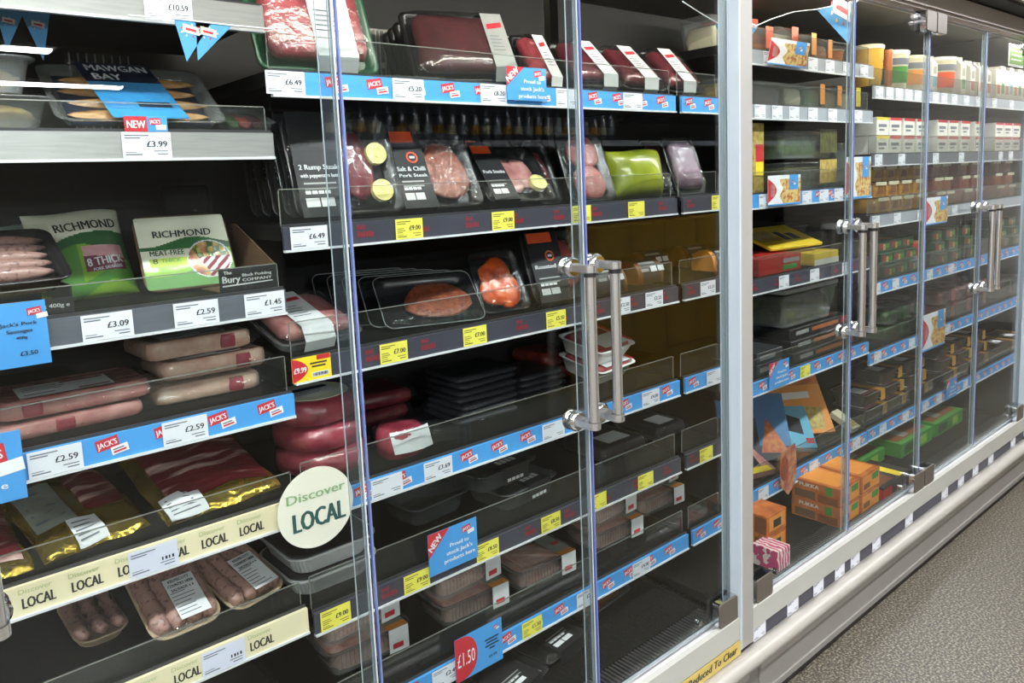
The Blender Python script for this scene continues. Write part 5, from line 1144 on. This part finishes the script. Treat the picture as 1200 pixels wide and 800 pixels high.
# ---- Ta drinks and pots
z = ZT['Ta']+.0015
tub('dip_pot', 'tall amber lidded pot at the start of the drinks shelf', 'pot', (X(1020, z, .33), .345, z), .066, .19, 'tub_amber', 'tub_cream', 'tub_amber', 'tub_amber')
tub('dip_pot', 'rust coloured pot beside the amber pot', 'pot', (X(1034, z, .30)+.02, .285, z), .018, .17, 'tub_rust', 'tub_rust')
tub('dip_pot', 'white pot with green band and dark badge', 'pot', (X(1050, z, .33), .345, z), .066, .185, 'tub_cream', 'carton_white', 'box_green', 'ink_soft')
tub('dip_pot', 'cream pot with orange band and dark badge', 'pot', (X(1066, z, .33), .33, z), .066, .17, 'tub_cream', 'tub_cream', 'orange_soft', 'ink_soft')
def drink(label, u, h, band, group=None):
    t = thing('drink_carton', label, 'carton', (X(u, z, .34), .30, z), group=group); wd = .068
    m = MB(); m.loft([rr(wd, wd, .003, 0, 1, 0, wd/2), rr(wd, wd, .003, h*.8, 1, 0, wd/2), rr(wd, .012, .003, h*.95, 1, 0, wd/2), rr(wd, .01, .003, h, 1, 0, wd/2)], 'carton_white', smooth=False); m.build('carton_body', t)
    m = MB(); m.poly([(-.025, h*.2), (.025, h*.2), (.025, h*.45), (-.025, h*.45)], front(0, 0, -.0006), band); m.poly([(-.02, h*.52), (.02, h*.52), (.02, h*.72), (-.02, h*.72)], front(0, 0, -.0006), 'label_sage'); m.build('print', t)
    m = MB(); m.loft([[(.012*math.cos(i*.628), .022+.012*math.sin(i*.628), zz) for i in range(10)] for zz in (h*.86, h*.98)], 'carton_white'); m.build('cap', t)
for u, h, band, lb in ((1076, .18, 'sleeve_sky', 'slim white drink carton with blue panel by the hinge'), (1085, .19, 'box_sky', 'white drink carton with sky blue panel behind the hinge'), (1119, .21, 'box_green', 'white drink carton with green panel'), (1130, .2, 'red', 'white drink carton with red panel'), (1140, .2, 'orange', 'white drink carton with orange panel'), (1149, .19, 'tub_rust', 'white drink carton with rust panel')): drink(lb, u, h, band)
tub('dip_pot', 'pale pot with red band beyond the hinge', 'pot', (X(1103, z, .33), .33, z), .09, .19, 'tub_cream', 'carton_white', 'orange', 'ink_soft')
z = ZT['Ua']+.0015
for k in range(8): drink_u = 1165+k*5; t = carton('drink_carton', 'pale drink carton on the far top shelf', 'carton', (X(drink_u, z, .30), .28, z), .075, .09, .17+.02*(k % 2), 'carton_white', group='far drink cartons', face=[(.2, .8, .2, .5, ('orange', 'box_green', 'tub_rust', 'box_sky')[k % 4])])
# ---- Tb dessert cartons
for sh, us, ph in (('Tb', (1029, 1044, 1060, 1075, 1099, 1112, 1126, 1142), ''), ('Ub', (1166, 1176, 1186), 'far ')):
    z = ZT[sh]+.0015
    for k, u in enumerate(us):
        for r in range(2):
            band = 'yellow_hot' if u < 1035 else 'red'
            carton('dessert_carton', ph+('white dessert carton with yellow top band' if u < 1035 else ('white dessert carton with red top band' + (' beyond the hinge' if 1090 < u < 1160 else ''))), 'carton', (X(u, z, .29), .27, z+.0805*r), .118 if sh == 'Tb' else .13, .11, .079, 'carton_white', group=ph+'dessert cartons %d' % (u > 1035)+('b' if u > 1090 else 'a'), face=[(0, 1, .84, 1, band), (.1, .8, .45, .62, 'ink_soft'), (.15, .6, .25, .35, 'ink_soft')])
# ---- Tc snacks
def snack(label, at, mt, group, wd=.105, h=.062):
    t = thing('snack_pack', label, 'snack pack', at, rot=(0, 0, 0), group=group)
    m = MB(); slab_mb(m, wd, .12, h, .01, mt, seed=2, e=.16); m.build('pack', t)
    m = MB(); m.box(-wd*.5, wd*.5, -.006, -.003, h*.85, h+.006, 'tub_cream'); m.poly([(-wd*.35, h*.25), (wd*.3, h*.25), (wd*.2, h*.75), (-wd*.25, h*.75)], front(0, 0, -.004), ('red_dull', 'box_brown')[len(label) % 2]); m.build('header_card', t)
for sh, us, mt, lb in (('Tc', (1030, 1045, 1060, 1076), 'snack_yellow', 'yellow snack pack in the tiered stack'), ('Tc', (1098, 1109), 'snack_brown', 'brown snack pack in the tiered stack beyond the hinge'), ('Tc', (1130, 1143), 'snack_red', 'dull red snack pack beside the handle'), ('Uc', (1168, 1182), 'snack_brown', 'brown snack pack on the far shelf')):
    z = ZT[sh]+.0015
    for u in us:
        for r in range(3): snack(lb, (X(u, z, .30), .285+.012*r, z+.0705*r), mt, lb+'s')
# ---- Td green sleeves
for sh, us, lb in (('Td', (1034, 1048, 1062), 'dark green meal sleeve with red and yellow print'), ('Td', (1096, 1112, 1130), 'dark green meal sleeve beyond the hinge'), ('Ud', (1170, 1184), 'dark green meal sleeve on the far shelf')):
    z = ZT[sh]+.0015
    for k, u in enumerate(us):
        for r in range(3): carton('meal_box', lb, 'carton', (X(u, z, .3), .265+.015*r, z+.056*r), .128, .17, .054, 'box_dkgreen', group=lb+'s', face=[(.1, .4, .3, .8, 'red_dull'), (.42, .6, .2, .7, 'pasta'), (.65, .9, .35, .7, 'box_green')], topm=[(.1, .9, .1, .6, 'snack_yellow' if k == 1 else 'box_dkgreen')])
tub('dip_pot', 'small red triangular tag pot at the end of the green sleeves', 'pot', (X(1074, ZT['Td'], .27)+.03, .30, ZT['Td']+.0015), .022, .14, 'box_red', 'tub_rust')
# ---- Te
z = ZT['Te']+.0015
for k, u in enumerate((1034, 1052)):
    for r in range(2): food_tray(('lower', 'upper')[r]+' green wrapped meal '+('at the start of its shelf' if k == 0 else 'beside the red wrapped meal'), (X(u, z, .34), .28, z+.075*r), .16, .18, .065, 'veg', 'tub', 'box_dkgreen', rx=0.)
food_tray('rust red wrapped meal by the hinge', (X(1069, z, .34), .28, z), .12, .18, .15, 'salami', 'tub')
for k, u in enumerate((1096, 1115, 1134)):
    for r in range(2): food_tray('red meat wrap pack beyond the hinge', (X(u, z, .34), .28, z+.08*r), .17, .18, .07, 'meat_red_pack', 'tub', 'snack_red', rx=0., group='red meat wraps')
for k, u in enumerate((1166, 1180)): food_tray('dark meal pack on the far shelf', (X(u, ZT['Ue'], .34), .28, ZT['Ue']+.0015), .2, .18, .1, 'box_dkgreen', 'tub', group='far dark meal packs')
# ---- Tf grey meal trays
def meal(label, at, rz=0., group=None):
    t = thing('meal_tray', label, 'meal tray', at, rz, group)
    m = MB(); tray_mb(m, .19, .17, .06, 'meal_grey', .8, .02, .006); m.build('tray', t)
    m = MB(); m.box(.045, .09, -.008, .178, .0605, .063, 'snack_yellow'); m.box(.045, .09, -.009, -.0079, .012, .063, 'snack_yellow'); m.box(-.085, .04, .01, .16, .0605, .0625, 'salad_dark'); m.poly([(-.08, .03), (.0, .03), (.0, .1), (-.08, .1)], top(.0632), 'label_white'); m.build('sleeve', t)
z = ZT['Tf']+.0015
for k, u in enumerate((1012, 1035, 1062)):
    for r in range(3 if k else 2): meal('grey ready meal tray with tan sleeve stacked before the hinge', (X(u, z, .34), .28+.01*r, z+.0655*r), 0., 'grey meal trays before the hinge')
for u in (1098, 1118, 1136):
    for r in range(3): meal('grey ready meal tray with tan sleeve stacked beyond the hinge', (X(u, z, .34), .28+.01*r, z+.0655*r), 0., 'grey meal trays beyond the hinge')
for u in (1168, 1184): meal('grey ready meal tray on the far lowest shelf', (X(u, ZT['Uf'], .34), .28, ZT['Uf']+.0015), -.1, 'far grey meal trays')
# ---- bottom deck of the second cabinet, further along
for k, (x, lb) in enumerate(((3.30, 'long green and brown carton at the back of the bottom deck'), (3.72, 'green carton tray of pies beyond the hinge on the bottom deck'), (4.12, 'green carton tray of pies further along the bottom deck'))):
    t = carton('green_carton', lb, 'carton', (x, .20 if k else .25, zb), .36, .26, .07 if k else .06, 'box_green', face=[(.1, .4, .2, .8, 'box_dkgreen'), (.6, .8, .2, .8, 'bag_lime')], topm=[(.05, .95, .1, .9, 'box_brown'), (.3, .5, .15, .85, 'label_sage')])
for k, x in enumerate((3.0, 3.34, 3.7, 4.1)): carton('green_carton', ('brown carton with green base standing at the back of the bottom deck', 'second brown carton at the back of the bottom deck', 'third brown carton at the back, beyond the hinge', 'fourth brown carton at the back, furthest along')[k], 'carton', (x+.1, .54, zb), .32, .18, .13, 'brown_card', face=[(0, 1, 0, .6, 'box_dkgreen')])

# ------------------------------------------------------------------ the aisle opposite (seen as reflections)
t = thing('shelving_unit', 'tall dark shelving unit across the aisle', 'shelving', (2.0, -2.9, FZ))
MB().box(0, 6, -.5, -.46, .02, 2.35, 'back_dark').build('back_panel', t)
for k, zz in enumerate((.1, .55, 1.0, 1.45, 1.92)):
    o = MB().box(0, 6, -.455, 0, zz, zz+.03, 'shelf_edge').build('shelf_board', t); MB().box(0, 6, .001, .006, zz-.01, zz+.035, 'strip_pale' if k == 4 else 'strip_dark').build('ticket_strip', o)
mat('crate_yellow', 'b08a24', .6, noise=.2, nscale=6); mat('bottle_glass', '3b4a5c', .15, noise=.2, nscale=10, spec=.8)
for k in range(26):
    t2 = thing('bottle', 'dark glass bottle on the shelving across the aisle', 'bottle', (2.2+k*.1, -3.0, FZ+1.9515), group='bottles across the aisle')
    MB().loft([[(r*math.cos(i*.628), r*math.sin(i*.628), z) for i in range(10)] for z, r in ((0, .033), (.14, .033), (.18, .014), (.23, .013))], 'bottle_glass').build('body', t2); MB().loft([[(.034*math.cos(i*.628), .034*math.sin(i*.628), z) for i in range(10)] for z in (.05, .11)], ('tub_cream', 'strip_pale', 'snack_yellow')[k % 3], False, False).build('label_band', t2)
for k in range(5):
    for r in range(4): carton('cardboard_case', 'yellow brown cardboard case stacked in front of the shelving across the aisle', 'carton', (4.05+k*.4, -2.70, FZ+.001+.33*r), .385, .28, .325, 'crate_yellow', group='cases across the aisle')
# ------------------------------------------------------------------ settle everything onto its shelf
bpy.context.view_layer.update()
KEEP = {'shelf', 'display_cabinet', 'price_ticket', 'promotion_card', 'shelf_tag', 'shelf_disc', 'bunting', 'hanging_sign', 'reduced_strip', 'cabinet_post', 'ceiling_lamp', 'shelving_unit', 'bottle', 'cardboard_case', 'picture_card', 'shelf_divider', 'camera'}
LEV = [(ZT[k], SH[k][0], SH[k][1]) for k in SH] + [(.2, -.7, 6)]
for o in list(COL.objects):
    if o.parent or o.name.split('.')[0] in KEEP or o.get('kind'): continue
    pts = [c.matrix_world @ v.co for c in o.children_recursive if c.type == 'MESH' for v in c.data.vertices]
    if not pts: continue
    lz, ly = min(p.z for p in pts), min(p.y for p in pts)
    cand = [l for l in LEV if l[1]-.15 < o.location.x < l[2]+.15 and -.001 <= o.location.z-l[0] < .0125]
    if cand:
        o.location.z += cand[0][0]+.001-lz
        if cand[0][0] > .3 and ly < .2612: o.location.y += .2612-ly
    elif o.location.z > .42 and ly < .2612: o.location.y += .2612-ly
